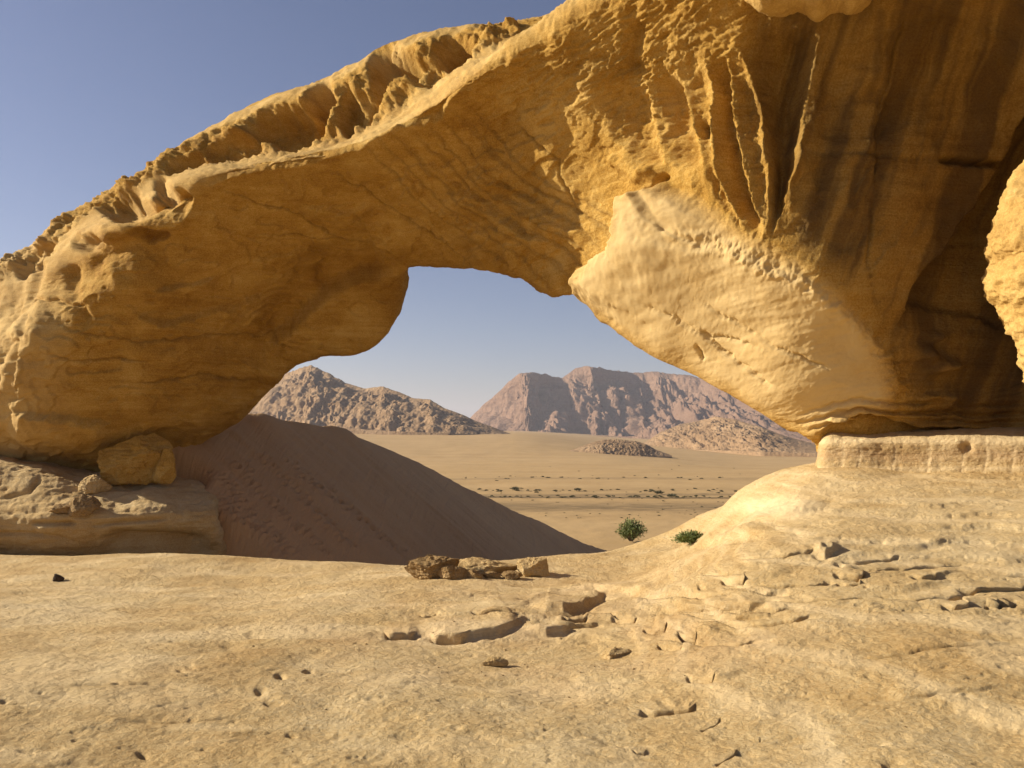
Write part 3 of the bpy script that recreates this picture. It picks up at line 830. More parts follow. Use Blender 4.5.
tag(buttress, "pale bulging sandstone buttress cut off by the right edge, beside the dark alcove", "rock buttress")

# ------------------------------------------------------------------ foreground rock shelf
CT = [  # px, py, depth: the shape of the shelf, its rim, the gap in the middle and the ramp on the right
 (-150,768,3.9),(100,768,3.95),(300,768,3.95),(512,768,3.95),(700,768,3.85),(860,768,3.7),(1024,768,3.55),(1180,768,3.4),
 (-200,700,4.9),(100,700,4.95),(300,700,5.0),(512,700,5.05),(640,700,5.0),(760,700,4.65),(900,700,4.4),(1024,700,4.25),(1200,700,4.0),
 (-250,640,6.7),(0,640,6.7),(250,640,6.75),(420,640,6.9),(540,640,6.9),(630,640,6.6),(720,640,5.75),(850,640,5.2),(1024,640,5.0),(1250,640,4.7),
 (-250,600,9.4),(0,600,9.4),(250,600,9.3),(420,602,8.3),(520,604,7.9),(610,602,8.6),(690,602,7.0),(780,600,6.3),(900,600,5.9),(1024,600,5.8),(1280,600,5.5),
 (-250,572,12.8),(0,572,12.8),(250,573,12.4),(420,577,10.8),(540,577,10.8),(620,578,10.6),(690,575,8.4),(760,570,7.0),(900,560,6.9),(1024,555,6.8),(1300,540,6.6),
 (-200,556,15.8),(0,555,15.8),(150,556,15.2),(250,558,14.6),(340,562,13.6),(420,567,12.6),(500,560,12.8),(560,554,13.2),(630,549,13.4),(690,549,12.6),
 (740,546,8.0),(800,530,8.0),(900,525,7.9),(1024,520,7.8),(1300,500,7.8),
 (660,548,12.5),(690,545,11.7),(720,540,10.7),(640,542,14.0),(698,515,13.2),(731,496,12.2),(770,510,9.4),(850,495,9.5),(940,490,9.4),(1024,490,9.3),
 (762,484,11.6),(760,502,10.6),(815,470,10.9),(900,473,10.4),(1024,472,10.25),(1300,465,10.25),
]
ctl = np.array([P(*c) for c in CT])
extra = []
for x in (-7, -4, -1, 1.5, 4):      # beyond the rim the rock falls away to the sand
    extra += [(x, 17.6 + (1.0 if x < -5 else 0), -2.9), (x, 21, -5.2)]
extra += [(-12, 17.5, -1.2), (-20, 18, -1.6), (-22, 8, -1), (-22, -6, -0.8), (-22, -30, -1), (0, -6, 0), (0, -15, -0.1), (0, -30, -0.2), (12, -6, 0.6), (20, -15, 1.2), (22, -30, 1.5),
          (14, 3, 1.3), (22, 5, 2.2), (14, 9.5, 1.7), (24, 12, 3), (5, 14.2, -0.6), (3.5, 15.2, -1.8), (5, 16, -2.5), (8, 13.8, 0.6), (9, 17, -1.0), (14, 15, 1.2), (6, 20, -5), (14, 21, -5), (24, 22, -5), (-12, 23, -5), (-24, 23, -5), (0, 1.5, 0), (-3, 1.5, 0), (4, 1.5, 0.15), (2.6, 16.4, -2.8)]
ctl = np.vstack([ctl, np.array(extra, float)])

def tps(ctl, smooth=0.002):
    x = ctl[:, :2]; n = len(x)
    # distances are compressed with depth so that far control points act as densely as near ones
    def K(a, b):
        r2 = ((a[:, None] - b[None]) ** 2).sum(-1)
        return 0.5 * r2 * np.log(r2 + 1e-9)
    A = np.zeros((n + 3, n + 3))
    A[:n, :n] = K(x, x) + smooth * np.eye(n) * n
    A[:n, n] = 1; A[:n, n + 1:] = x; A[n, :n] = 1; A[n + 1:, :n] = x.T
    w = np.linalg.solve(A, np.concatenate([ctl[:, 2], np.zeros(3)]))
    def f(q):
        out = np.zeros(len(q))
        for s in range(0, len(q), 60000):
            b = q[s:s + 60000]
            out[s:s + 60000] = K(b, x) @ w[:n] + w[n] + b @ w[n + 1:]
        return out
    return f
shelf_f = tps(ctl, 0.0004)

def build_shelf():
    inv = np.linspace(1 / 3.3, 1 / 14, 470)
    Yr = np.concatenate([np.linspace(-34, 0.5, 28, endpoint=False), np.linspace(0.5, 3.3, 40, endpoint=False), 1 / inv, np.linspace(14.05, 22.5, 90)])
    kx = np.concatenate([np.linspace(-6, -0.9, 60, endpoint=False), np.linspace(-0.9, 0.9, 1150, endpoint=False), np.linspace(0.9, 6, 61)])
    YY, KK = np.meshgrid(Yr, kx, indexing='ij')
    XX = KK * np.maximum(YY, 3.0)
    XX = np.clip(XX, -26, 26)
    q = np.stack([XX.ravel(), YY.ravel()], -1)
    z = shelf_f(q)
    p = np.concatenate([q, z[:, None]], 1)
    pn = p.copy()
    V = p.reshape(len(Yr), len(kx), 3)
    px, py = proj(p)
    vis = ((q[:, 1] > 2) & (q[:, 1] < 16)).astype(float)
    w3 = np.concatenate([q, 0 * z[:, None]], 1)
    far = 7.0 / np.clip(q[:, 1], 3.5, 14)
    px = px + (3.2 * fbm(w3 * 2.2, 2, off=61) + 1.2 * fbm(w3 * 7, 3, 0.6, off=62)) * far
    py = py + (1.8 * fbm(w3 * 2.2, 2, off=63) + 0.4 * fbm(w3 * 5, 2, 0.5, off=64)) * far
    dz = np.zeros(len(p)); push = np.zeros(len(p))       # vertical and towards-camera displacement
    stain_shade = np.zeros(len(p)); pale = np.zeros(len(p)); red = np.zeros(len(p))
    p2 = np.concatenate([q, 0 * z[:, None]], 1)
    near = 1 - sstep(q[:, 1], 11.5, 16)
    right = sstep(px + 0.6 * (py - 600), 560, 760)
    dz += (0.04 * fbm(p2 * 0.8, 3, 0.5, off=2) + 0.014 * fbm(p2 * np.array([2.0, 2.6, 1]), 3, 0.55, off=5)) * (0.35 + 0.65 * near)
    # scalloped wind-worn surface and small pits
    b = fbm(p2 * np.array([3.4, 5.5, 1]), 3, 0.6, off=9)
    dz += -0.013 * np.maximum(0, b - 0.1)
    b = fbm(p2 * np.array([8, 11, 1]), 3, 0.6, off=13)
    dz += -0.02 * np.maximum(0, b - 0.5)
    dz += 0.004 * fbm(p2 * 14, 3, 0.6, off=19) + 0.006 * ridged(p2 * np.array([4.0, 11, 1]), 3, 0.6, off=23) * np.clip(0.4 + fbm(p2 * 0.9, 2, off=24), 0, 1)
    # bedding terraces: levels of the smooth height are stepped, stronger in the middle and on the ramp
    zz = z + dz + 0.05 * fbm(p2 * 0.6, 3, 0.5, off=21)
    per = 0.085
    ph = zz / per
    fr = ph - np.floor(ph)
    saw = (np.floor(ph) + sstep(fr, 0.72, 1.0)) * per - zz
    tmask = np.clip(0.25 + 1.0 * fbm(p2 * 0.55, 3, off=33), 0, 1) * (0.08 + 0.42 * right)
    mid = np.exp(-(((px - 570) / 170) ** 2 + ((py - 615) / 34) ** 2))
    tmask = np.maximum(tmask, 0.4 * mid) * sstep(q[:, 1], 3, 4.2) * near
    dz += saw * tmask

    def groove(poly, w, a, lip=0.0, wob=0.5, up=0.0):
        """a bedding slot: the rock above juts out over a dark cut"""
        poly = np.asarray(poly, float)
        m = max(4, int(np.hypot(*(poly[-1] - poly[0])) / 10))
        t = np.linspace(0, 1, m); acc = np.linspace(0, 1, len(poly))
        pp = np.stack([np.interp(t, acc, poly[:, 0]), np.interp(t, acc, poly[:, 1])], -1)
        pp[1:-1, 1] += wob * np.sin(np.arange(1, m - 1) * 2.3 + poly[0, 0])
        idx, dist, side, tt = stroke(px, py, pp, w * 9)
        ok = vis[idx] * np.minimum(1, np.minimum(tt, 1 - tt) * 5 + 0.05)
        sd = dist * side            # + below the line when drawn left to right
        a = a * 1.5
        dep = np.clip(q[idx, 1], 3, 14) / 7.0
        if a > 0.03: a, w = a * 0.95, w * 1.1
        dz[idx] -= a * dep * np.exp(-((sd - 0.3 * w) / w) ** 4) * ok
        dz[idx] += (lip + up) * dep * np.exp(-((sd + 2.2 * w) / (2.4 * w)) ** 2) * (sd < 0.2) * ok
        push[idx] += (1.35 if a > 0.03 else 0.8) * a * dep * np.exp(-((sd + 1.3 * w) / (1.2 * w)) ** 2) * ok

    for g in (([(722, 580), (745, 581)], 2.0, .07), ([(660, 606), (700, 607), (767, 605)], 1.8, .07), ([(667, 616), (720, 617), (767, 616)], 1.3, .04), ([(612, 615), (637, 616)], 1.8, .06), ([(642, 627), (668, 626)], 2.2, .07),
              ([(677, 634), (694, 635)], 2.6, .10), ([(655, 646), (683, 646)], 1.6, .06), ([(640, 709), (668, 706), (696, 704)], 2.8, .08), ([(687, 680), (714, 679)], 2.6, .06), 
               ([(832, 572), (864, 573)], 1.8, .06), ([(835, 580), (860, 581)], 1.8, .06), ([(912, 577), (934, 574)], 1.8, .06), ([(940, 606), (964, 603)], 2.4, .09),
              ([(955, 593), (985, 588), (1026, 585)], 1.8, .07), ([(985, 605), (988, 605)], 2.2, .09), ([(997, 605), (1000, 605)], 2.2, .09), ([(1011, 604), (1015, 604)], 2.2, .09), ([(840, 562), (900, 556)], 1.2, .04),
              ([(545, 623), (604, 621)], 1.2, .03),
              ([(430, 637), (470, 637)], 1.6, .05), ([(384, 635), (416, 634)], 2.2, .07), ([(470, 613), (520, 614)], 1.3, .05), ([(420, 610), (440, 611)], 1.3, .05),
              ([(560, 618), (590, 617)], 1.4, .05), ([(700, 575), (760, 572)], 1.2, .03), ([(640, 595), (700, 592)], 1.2, .03), ([(30, 690), (120, 684), (200, 690)], 1.2, .012), ([(120, 720), (260, 712)], 1.4, .012),
              ([(700, 730), (720, 715)], 1.6, .03), ([(715, 765), (735, 750)], 1.6, .03), ([(750, 738), (760, 737)], 2.0, .04), ([(635, 750), (648, 752)], 1.6, .03), ([(770, 660), (900, 655), (1020, 640)], 1.4, .012), ([(780, 690), (900, 700), (1020, 690)], 1.4, .012)):
        groove(*g)
    def scarp(poly, h, L, cut=0.5, w=1.6):
        """a worn bed ends along the line: the rock behind stands h higher and fades back over L px"""
        idx, dist, side, tt = stroke(px, py, poly, L * 2.6)
        sd = dist * side
        ok = vis[idx] * np.minimum(1, np.minimum(tt, 1 - tt) * 4)
        dep = np.clip(q[idx, 1], 3, 14) / 8.0
        dz[idx] += h * dep * ok * (1 - sstep(sd, -w, w)) * np.exp(-(dist / L) ** 2)
        dz[idx] -= cut * h * dep * ok * np.exp(-((sd - 1.8 * w) / (1.5 * w)) ** 2)
        push[idx] += 0.45 * h * dep * ok * np.exp(-((sd + 1.3 * w) / (1.1 * w)) ** 2)
    for gx in (([(640, 597), (700, 596), (790, 592)], 1.4, .05), ([(655, 612), (720, 612), (800, 608)], 1.3, .05), ([(690, 622), (760, 622), (820, 616)], 1.3, .045), ([(720, 588), (780, 586), (830, 582)], 1.4, .05),
               ([(760, 600), (840, 598), (900, 592)], 1.2, .04), ([(640, 636), (690, 641), (760, 640)], 1.3, .045), ([(850, 566), (900, 566), (960, 560)], 1.4, .05), ([(880, 596), (930, 597), (990, 596)], 1.3, .05), ([(560, 612), (600, 611), (630, 612)], 1.3, .05), ([(740, 560), (780, 556), (820, 552)], 1.2, .04)):
        groove(*gx)
    for sc in (([(812, 553), (826, 557), (840, 550)], 0.07, 8), ([(700, 596), (740, 598), (780, 594)], 0.025, 6), ([(640, 600), (680, 599), (730, 590)], 0.02, 6), ([(690, 611), (740, 612), (790, 608)], 0.02, 5), ([(660, 624), (720, 625), (790, 620)], 0.02, 6), ([(700, 642), (780, 640), (860, 630)], 0.02, 8), ([(760, 560), (800, 556), (850, 548)], 0.03, 8), ([(850, 590), (900, 588), (950, 584)], 0.03, 7), ([(560, 640), (590, 637), (625, 640)], 0.025, 6), ([(470, 604), (520, 603), (560, 598)], 0.025, 8), ([(528, 603), (545, 609), (562, 610), (585, 605), (600, 598), (608, 590)], 0.060, 18), ([(418, 634), (445, 637), (475, 636), (500, 632), (518, 624), (528, 615)], 0.062, 24),
               ([(384, 633), (402, 637), (420, 634)], 0.031, 8), ([(526, 631), (545, 633), (562, 629), (575, 622)], 0.062, 8), ([(580, 587), (606, 590), (640, 592), (662, 588)], 0.036, 7),
               ([(545, 622), (575, 623), (606, 620)], 0.026, 6), ([(420, 612), (460, 615), (515, 614)], 0.021, 8), ([(605, 616), (640, 618), (670, 614)], 0.031, 6), ([(640, 628), (668, 628), (700, 622)], 0.036, 7),
               ([(655, 606), (700, 608), (735, 606), (772, 605)], 0.036, 9), ([(662, 618), (715, 618), (772, 616)], 0.026, 8), ([(718, 581), (748, 582), (790, 574)], 0.031, 9), ([(800, 575), (835, 574), (866, 572)], 0.026, 7),
               ([(672, 635), (696, 636), (720, 630)], 0.036, 8), ([(645, 648), (686, 648), (720, 640)], 0.026, 8), ([(636, 711), (668, 707), (700, 704)], 0.031, 9), ([(680, 682), (716, 680), (750, 672)], 0.026, 9),
               ([(735, 528), (770, 520), (805, 512), (826, 506)], 0.045, 14, 0.1), ([(690, 548), (735, 538), (775, 530)], 0.042, 12), ([(905, 578), (935, 575), (960, 568)], 0.031, 8), ([(935, 608), (966, 604), (1030, 602)], 0.031, 9),
               ([(940, 595), (985, 589), (1030, 585)], 0.026, 8), ([(880, 548), (915, 546), (955, 540)], 0.031, 8), ([(800, 655), (900, 652), (1030, 640)], 0.013, 12), ([(760, 690), (900, 698), (1030, 690)], 0.010, 12),
               ([(60, 610), (160, 606), (260, 612)], 0.010, 12), ([(0, 650), (120, 642), (240, 650)], 0.010, 14), ([(180, 668), (300, 660), (380, 668)], 0.009, 14)):
        scarp(*sc)
    # sand-filled hollow in the middle
    hol = np.exp(-(((px - 590) / 60) ** 2 + ((py - 645) / 16) ** 2) ** 1.5) * vis
    # pitted hollows
    rnd = random.Random(3)
    pits = [(280, 675, 5, 3.4, .05), (309, 669, 4.5, 3, .045), (260, 691, 5, 2.6, .035), (273, 702, 9, 2.4, .03), (145, 749, 6, 3, .03), (700, 590, 4, 2, .03)]
    for _ in range(45):
        x, y = rnd.uniform(-20, 1040), rnd.uniform(590, 775)
        s = rnd.uniform(0.7, 2.6) * (0.6 + (y - 560) / 200)
        pits.append((x, y, s * rnd.uniform(1.5, 4.5), s, 0.006 * s))
    for _ in range(14):
        x, y = rnd.gauss(880, 60), rnd.gauss(572, 16)
        s = rnd.uniform(0.8, 2.2)
        pits.append((x, y, s * rnd.uniform(2, 6), 0.8 * s, 0.02 * s))
    for (cx, cy, rx, ry, a) in pits:
        ii = np.nonzero((np.abs(px - cx) < 3 * rx) & (np.abs(py - cy) < 3 * ry))[0]
        r = ((px[ii] - cx) / rx) ** 2 + ((py[ii] - cy) / ry) ** 2
        dz[ii] -= a * np.exp(-r ** 1.5) * vis[ii]
    # colour: bleached crust on the left, ochre and cream laminae on the ramp
    pale = np.clip(0.4 * sstep(fbm(p2 * np.array([0.5, 1.2, 1]), 4, 0.6, off=41), -0.1, 0.6), 0, 1) * (1 - 0.6 * right)
    pale = np.maximum(pale, 1.0 * np.exp(-(((px - 780) / 46) ** 2 + ((py - 508) / 12) ** 2) ** 2) * vis)
    lam = np.sin(zz * 46 + 2.0 * fbm(p2 * 0.8, 3, off=5))
    pale = np.maximum(pale, right * near * 0.42 * sstep(lam, 0.45, 1.0))
    red = 0.22 * np.exp(-((px - 560) / 260) ** 2 - ((py - 640) / 60) ** 2) * np.clip(0.5 + fbm(p2 * 1.2, 4, 0.6, off=55), 0, 1) * (1 - hol)
    p[:, 2] += dz
    p[:, 1] -= push
    o = link_mesh("rock_shelf", p, grid_faces(len(Yr), len(kx)), ROCK_SHELF, {"stain_shade": stain_shade, "pale": pale, "red": red})
    tag(o, kind="structure")
    return p, px, py

shelf_v, _a, _b = build_shelf()
shelf_px, shelf_py = proj(shelf_v)

def on_shelf(px, py):
    """nearest visible point of the shelf under a picture point"""
    m = np.nonzero((np.abs(shelf_px - px) < 4) & (np.abs(shelf_py - py) < 4) & (shelf_v[:, 1] > 2) & (shelf_v[:, 1] < 15.9))[0]
    k = m[np.argsort(np.hypot(shelf_px[m] - px, shelf_py[m] - py))[:12]]
    return shelf_v[k[np.argmin(shelf_v[k, 1])]]

# ------------------------------------------------------------------ low ledge under the left foot
def ledge_detail(p, px, py, d, at):
    for poly, w, a in (([(-20, 512), (40, 510), (85, 512)], 2.5, .10), ([(30, 523), (80, 523)], 2.2, .14), ([(90, 526), (130, 522), (170, 518)], 2.2, .10), ([(100, 542), (150, 540), (210, 546)], 9, .30), ([(-20, 532), (40, 534), (80, 540)], 2.2, .10), ([(0, 500), (30, 492), (42, 476)], 2.0, .08), ([(110, 488), (150, 486)], 3, .05)):
        idx, dist, side, tt = stroke(px, py, poly, w * 3)
        d[idx] -= a * np.exp(-(dist / w) ** 2) * np.minimum(1, np.minimum(tt, 1 - tt) * 6)
    return d
def col(x, d, top, dx=0):
    return [P(x + dx, 566, d + 0.5), P(x + dx, 552, d + 0.35), P(x + dx * .8, 536, d + 0.15), P(x + dx * .5, 518, d + 0.1), P(x + dx * .3, 500, d + 0.6), P(x, top + 8, d + 1.2), P(x - dx * .1, top, d + 1.7), P(x, top - 1, d + 3.2), P(x, 520, d + 4.6), P(x, 570, d + 4.6)]
lc = [col(-320, 16.6, 476), col(-200, 16.4, 466), col(-90, 16.2, 460), col(0, 16.1, 462), col(50, 16.0, 470), col(100, 16.2, 478), col(150, 16.4, 480), col(182, 16.7, 482, 10), col(202, 16.95, 484, 18), col(209, 17.6, 487, 18), col(211, 18.6, 495, 18)]
ledge, ledge_v = loft("rock_ledge", lc, [16, 40, 60, 46, 46, 46, 34, 24, 16, 12], [14, 16, 20, 20, 24, 24, 18, 8, 6, 6], ROCK_BROWN if False else ROCK_SHELF, 0.09, 0.9, 0.015, 61, True, ledge_detail, 0.02)
tag(ledge, "low layered sandstone ledge under the left foot of the arch, its end in shadow", "rock ledge")
lpx, lpy = proj(ledge_v)
def on_ledge(px, py):
    m = np.nonzero((np.abs(lpx - px) < 8) & (np.abs(lpy - py) < 6))[0]
    k = m[np.argsort(np.hypot(lpx[m] - px, lpy[m] - py))[:10]]
    return ledge_v[k[np.argmin(ledge_v[k, 1])]]

# ------------------------------------------------------------------ loose stones
import bmesh
def stone_mesh(name, size, seed, sub=4, angular=0.55, flat=0.0):
    """an angular boulder: a hull cut by random planes, then worn and roughened"""
    r = np.random.RandomState(seed)
    bm = bmesh.new()
    bmesh.ops.create_icosphere(bm, subdivisions=sub, radius=1.0)
    v = np.array([x.co[:] for x in bm.verts])
    for k in range(11):
        n = r.normal(size=3); n /= np.linalg.norm(n)
        h = r.uniform(0.52, 0.86)
        over = v @ n - h
        v = v - np.maximum(over, 0)[:, None] * n * (0.75 + angular * 0.4 if angular < 0.6 else 0.97)
    v[:, 2] = np.maximum(v[:, 2], -0.62)
    lo, hi = v.min(0), v.max(0)
    v = (v - (lo + hi) / 2) / ((hi - lo) / 2)
    s = np.array(size) / 2
    v = v * s
    m = s.mean()
    nn = v / (np.linalg.norm(v, axis=1, keepdims=True) + 1e-9)
    v = v + nn * (0.10 * m * fbm(v / m * 1.8, 5, 0.65, off=seed) + 0.05 * m * ridged(v / m * np.array([2, 2, 7]), 3, 0.6, off=seed + 1))[:, None]
    for x, c in zip(bm.verts, v): x.co = c
    me = bpy.data.meshes.new(name)
    bm.to_mesh(me); bm.free()
    for pl in me.polygons: pl.use_smooth = sub < 4
    for a in ("stain_shade", "pale", "red"):
        me.attributes.new(a, 'FLOAT', 'POINT')
    return me

def stone(name, base, size, seed, mat, label, cat, group=None, rz=0.0, tilt=(0, 0), sink=0.12, sub=5, angular=0.8):
    me = stone_mesh(name, size, seed, sub, angular)
    me.materials.append(mat)
    o = bpy.data.objects.new(name, me)
    C.collection.objects.link(o)
    o.location = (base[0], base[1] + size[1] * 0.35, base[2] + size[2] * (0.5 - sink))
    o.rotation_euler = (tilt[0], tilt[1], rz)
    return tag(o, label, cat, group)

def m_per_px(b): return b[1] / F_PX
def stone_px(name, x0, x1, ytop, ybot, seed, mat, label, cat="rock", where=on_shelf, deep=0.8, group=None, rz=0.0, tilt=(0, 0), sink=0.12, sub=5):
    b = where((x0 + x1) / 2, ybot)
    s = m_per_px(b)
    w, h = (x1 - x0) * s, (ybot - ytop) * s / (1 - sink)
    return stone(name, b, (w, w * deep, h), seed, mat, label, cat, group, rz, tilt, sink, sub)

row_g = "loose stones on the rim of the shelf"
stone_px("loose_rock", 405, 457, 556, 578, 11, ROCK_BROWN, "tallest brown angular rock at the left end of the stone row", deep=0.6, group=row_g)
stone_px("loose_rock", 436, 468, 567, 579, 12, ROCK_BROWN, "low brown rock in front of the tallest rock in the stone row", deep=0.6, group=row_g)
stone_px("loose_rock", 455, 520, 560, 574, 13, ROCK_SHELF, "long flat slab in the middle of the stone row on the rim", deep=0.45, group=row_g)
stone_px("loose_rock", 517, 549, 558, 575, 14, ROCK_SHELF, "round pale boulder at the right end of the stone row on the rim", deep=0.8, group=row_g)
stone_px("loose_rock", 466, 482, 570, 578, 15, ROCK_BROWN, "small cracked stone in front of the long flat slab, left one", deep=0.7, group=row_g)
stone_px("loose_rock", 483, 500, 571, 577, 16, ROCK_BROWN, "small cracked stone in front of the long flat slab, middle one", deep=0.7, group=row_g)
stone_px("loose_rock", 501, 522, 571, 577.5, 17, ROCK_BROWN, "small cracked stone beside the round pale boulder", deep=0.7, group=row_g)
def big_base(px, py):
    return P(px, py, 17.55)
stone_px("boulder", 95, 161, 436, 481, 22, ROCK_ARCH, "big angular brown boulder wedged under the left foot of the arch", "boulder", where=big_base, deep=0.75, sink=0.03, sub=5, rz=0.2)
stone_px("boulder", 150, 173, 450, 482, 26, ROCK_ARCH, "narrow upright stone right of the big boulder under the arch", "boulder", where=big_base, deep=0.9, sink=0.03)
stone_px("loose_rock", 76, 106, 476, 491, 24, ROCK_SHELF, "pale wedge-shaped rock just left below the big boulder", where=lambda a, b: P(a, b, 17.0), deep=0.8)
stone_px("loose_rock", 62, 94, 497, 514, 28, ROCK_BROWN, "dark brown rough rock lying on the lit ledge at the left", where=lambda a, b: P(a, b, 16.1), deep=0.8)
stone_px("loose_rock", 46, 70, 505, 512, 29, ROCK_BROWN, "thin flat stone left of the dark brown rock on the ledge", where=lambda a, b: P(a, b, 16.05), deep=0.7)
stone_px("loose_rock", 52, 62.5, 573, 580, 31, ROCK_DARK, "small black stone alone on the pale rock at the far left", deep=0.9)
stone_px("loose_rock", 483, 508, 657, 665, 33, ROCK_SHELF, "small upright stone flake casting a shadow on the middle of the shelf", deep=0.35)
stone_px("loose_rock", 601, 632, 649, 656, 34, ROCK_SHELF, "smooth flat stone lying in the sandy hollow", deep=0.8, sink=0.3)
rnd = random.Random(12)
pm = [stone_mesh("pebble", (1, 0.8, 0.6), 100 + k, 2, 0.8) for k in range(4)]
for me in pm: me.materials.append(ROCK_BROWN)
for k in range(48):
    if k < 26: x, y = rnd.gauss(540, 70), rnd.gauss(664, 12)
    else: x, y = rnd.uniform(20, 1000), rnd.uniform(590, 760)
    if not (0 < x < 1024 and 585 < y < 765): continue
    b = on_shelf(x, y)
    o = bpy.data.objects.new("pebble", pm[k % 4])
    C.collection.objects.link(o)
    s = rnd.uniform(0.9, 2.6) * m_per_px(b)
    o.scale = (s, s, s)
    o.location = (b[0], b[1], b[2] + 0.2 * s)
    o.rotation_euler = (0, 0, rnd.uniform(0, 6))
    tag(o, "tiny brown pebble lying loose on the pale rock shelf", "pebble", "pebbles scattered over the rock shelf")

# ------------------------------------------------------------------ desert plants
def leaf_material(name, c1, c2):
    m, nt, bs = nodes_of(name)
    nb = NB(nt); co = nb.coords()
    v = nb.noise(co, 7, 4, 0.7)
    nt.links.new(nb.ramp(v, [(0.35, c1), (0.65, c2)]), bs.inputs["Base Color"])
    bs.inputs["Roughness"].default_value = 0.7
    return m
LEAF = leaf_material("bush_green", (0.085, 0.115, 0.020), (0.18, 0.21, 0.05))
SCRUB = leaf_material("scrub_olive", (0.06, 0.06, 0.022), (0.12, 0.105, 0.045))
TWIG = leaf_material("twig_brown", (0.10, 0.07, 0.04), (0.16, 0.11, 0.06))

def bush_meshes(w, h, n_stem, n_leaf, leaf, seed):
    r = np.random.RandomState(seed)
    sv, sf, lv, lf = [], [], [], []
    for k in range(n_stem):
        a = r.uniform(0, 2 * math.pi); out = math.sqrt(r.uniform(0.0, 1)) * w / 2
        tip = np.array([out * math.cos(a), out * math.sin(a), h * (1 - 0.55 * (out / (w / 2)) ** 2) * r.uniform(0.75, 1.08)])
        b = np.array([0.12 * tip[0], 0.12 * tip[1], 0])
        prev = None
        segs = 5
        for i in range(segs + 1):
            t = i / segs
            c = b + (tip - b) * np.array([t ** 1.2, t ** 1.2, t ** 0.85])
            rad = 0.012 * (1 - 0.8 * t) * w
            base = len(sv)
            for q in range(3):
                an = q * 2.094
                sv.append(c + rad * np.array([math.cos(an), math.sin(an), 0]))
            if prev is not None:
                for q in range(3):
                    sf.append((prev + q, prev + (q + 1) % 3, base + (q + 1) % 3, base + q))
            prev = base
        for i in range(n_leaf):
            t = r.uniform(0.35, 1.03)
            c = b + (tip - b) * np.array([t ** 1.2, t ** 1.2, t ** 0.85]) + r.normal(size=3) * 0.045 * w
            c[2] = max(c[2], 0.02)
            dirn = (tip - b) / np.linalg.norm(tip - b) + r.normal(size=3) * 0.55
            dirn /= np.linalg.norm(dirn)
            sd = np.cross(dirn, r.normal(size=3)); sd /= np.linalg.norm(sd)
            L, W = leaf * r.uniform(0.7, 1.5), leaf * 0.16
            base = len(lv)
            lv += [c, c + dirn * L * 0.5 + sd * W, c + dirn * L, c + dirn * L * 0.5 - sd * W]
            lf.append((base, base + 1, base + 2, base + 3))
    return sv, sf, lv, lf

def bush(base, w, h, seed, label, n_stem=70, n_leaf=34, leaf=0.14, green=LEAF):
    root = empty("desert_bush", base)
    tag(root, label, "bush")
    sv, sf, lv, lf = bush_meshes(w, h, n_stem, n_leaf, leaf, seed)
    link_mesh("stems", sv, sf, TWIG, parent=root)
    link_mesh("foliage", lv, lf, green, smooth=False, parent=root)

def on_plain(px, py):
    """the plain under a picture point, by marching the sight line"""
    ds = np.geomspace(18, 3000, 4000)
    q = P(np.full(4000, px), np.full(4000, py), ds)
    k = np.argmax(q[:, 2] < plain_z(q[:, 0], q[:, 1]))
    return q[k]
b = on_plain(631, 541)
bush(b, 30 * m_per_px(b), 21 * m_per_px(b), 4, "bright green rounded desert bush standing alone between dune and ramp")
b = on_shelf(690, 543)
bush(b, 33 * m_per_px(b), 10 * m_per_px(b), 9, "low green bush spreading in the saddle below the right ramp", 80, 34, 0.035)

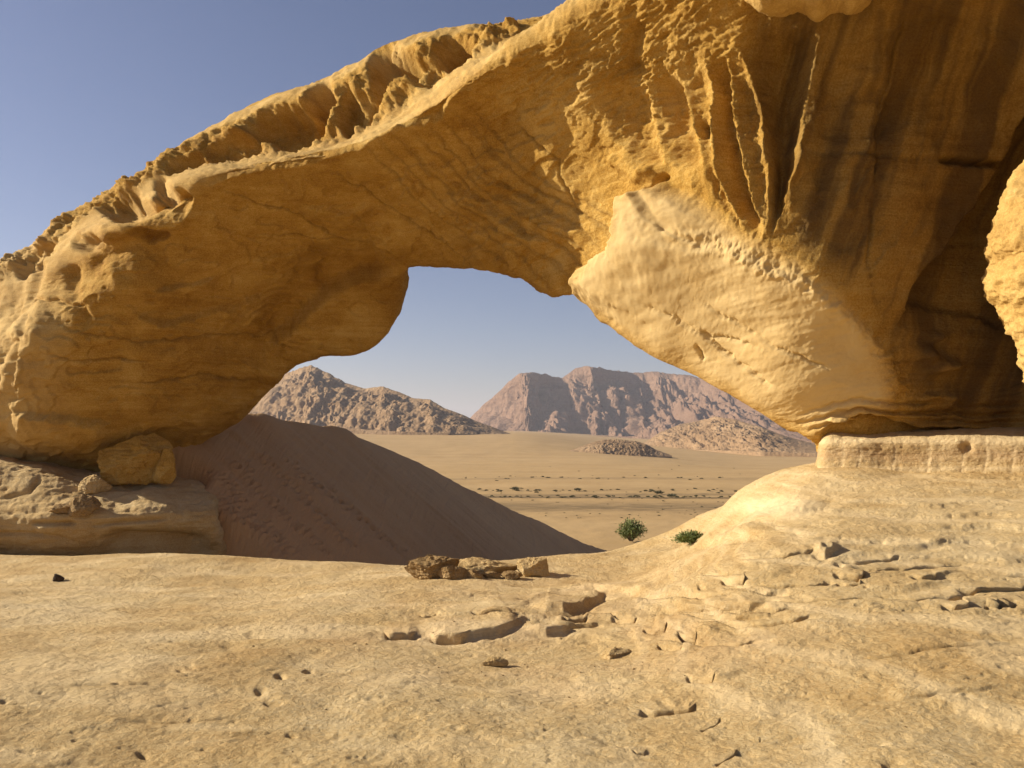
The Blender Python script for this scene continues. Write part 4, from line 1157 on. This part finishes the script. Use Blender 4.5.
scr = []
for k in range(5):
    _, _, lv, lf = bush_meshes(1.0, 0.55, 26, 14, 0.20, 200 + k)
    o = link_mesh("shrub", lv, lf, SCRUB, smooth=False)
    scr.append(o.data)
    bpy.data.objects.remove(o)
rnd = random.Random(8)
def shrub(x, y, w):
    b = on_plain(x, y)
    if b[1] < 20: return
    o = bpy.data.objects.new("shrub", scr[rnd.randrange(5)])
    C.collection.objects.link(o)
    s = 0.8 * w * m_per_px(b)
    o.location = tuple(b); o.scale = (s, s, 0.85 * s * rnd.uniform(0.45, 0.75)); o.rotation_euler = (0, 0, rnd.uniform(0, 6.28))
    tag(o, "small dark scrub tuft on the sandy plain seen through the arch", "shrub", "scrub tufts dotted over the desert plain")
for k in range(250):
    t = rnd.random()
    if t < 0.30: y, w = 497 + rnd.gauss(0, 0.7), rnd.uniform(2, 6)
    elif t < 0.50: y, w = 490.5 + rnd.gauss(0, 1.2), rnd.uniform(2, 6)
    elif t < 0.62: y, w = 478 + rnd.gauss(0, 1.0), rnd.uniform(2, 5)
    elif t < 0.92: y, w = rnd.uniform(500, 519), rnd.uniform(1.5, 4)
    else: y, w = rnd.uniform(460, 480), rnd.uniform(1, 3)
    x = rnd.uniform(430 + max(0, (y - 466) * 1.9), 745 - max(0, (y - 490) * 1.6))
    shrub(x, y, w)
for x, y, w in ((660, 494, 14), (672, 497, 12), (652, 492, 8), (515, 490, 12), (578, 491, 10), (598, 479, 6), (548, 478, 6), (690, 480, 5), (538, 491, 9), (500, 492, 8)):
    shrub(x, y, w)

# ------------------------------------------------------------------ desert haze
def build_haze():
    m, nt, bs = nodes_of("air_haze")
    nt.nodes.remove(bs)
    pv = nt.nodes.new("ShaderNodeVolumePrincipled")
    pv.inputs["Color"].default_value = (0.88, 0.86, 0.92, 1)
    pv.inputs["Density"].default_value = 0.00016
    pv.inputs["Anisotropy"].default_value = 0.2
    nt.links.new(pv.outputs[0], nt.nodes["Material Output"].inputs["Volume"])
    x0, x1, y0, y1, z0, z1 = -9500, 9500, -9500, 9500, -24, 260
    v = [(x, y, z) for x in (x0, x1) for y in (y0, y1) for z in (z0, z1)]
    f = [(0, 1, 3, 2), (4, 6, 7, 5), (0, 4, 5, 1), (2, 3, 7, 6), (0, 2, 6, 4), (1, 5, 7, 3)]
    o = link_mesh("haze", v, f, m, smooth=False)
    tag(o, kind="stuff")
build_haze()
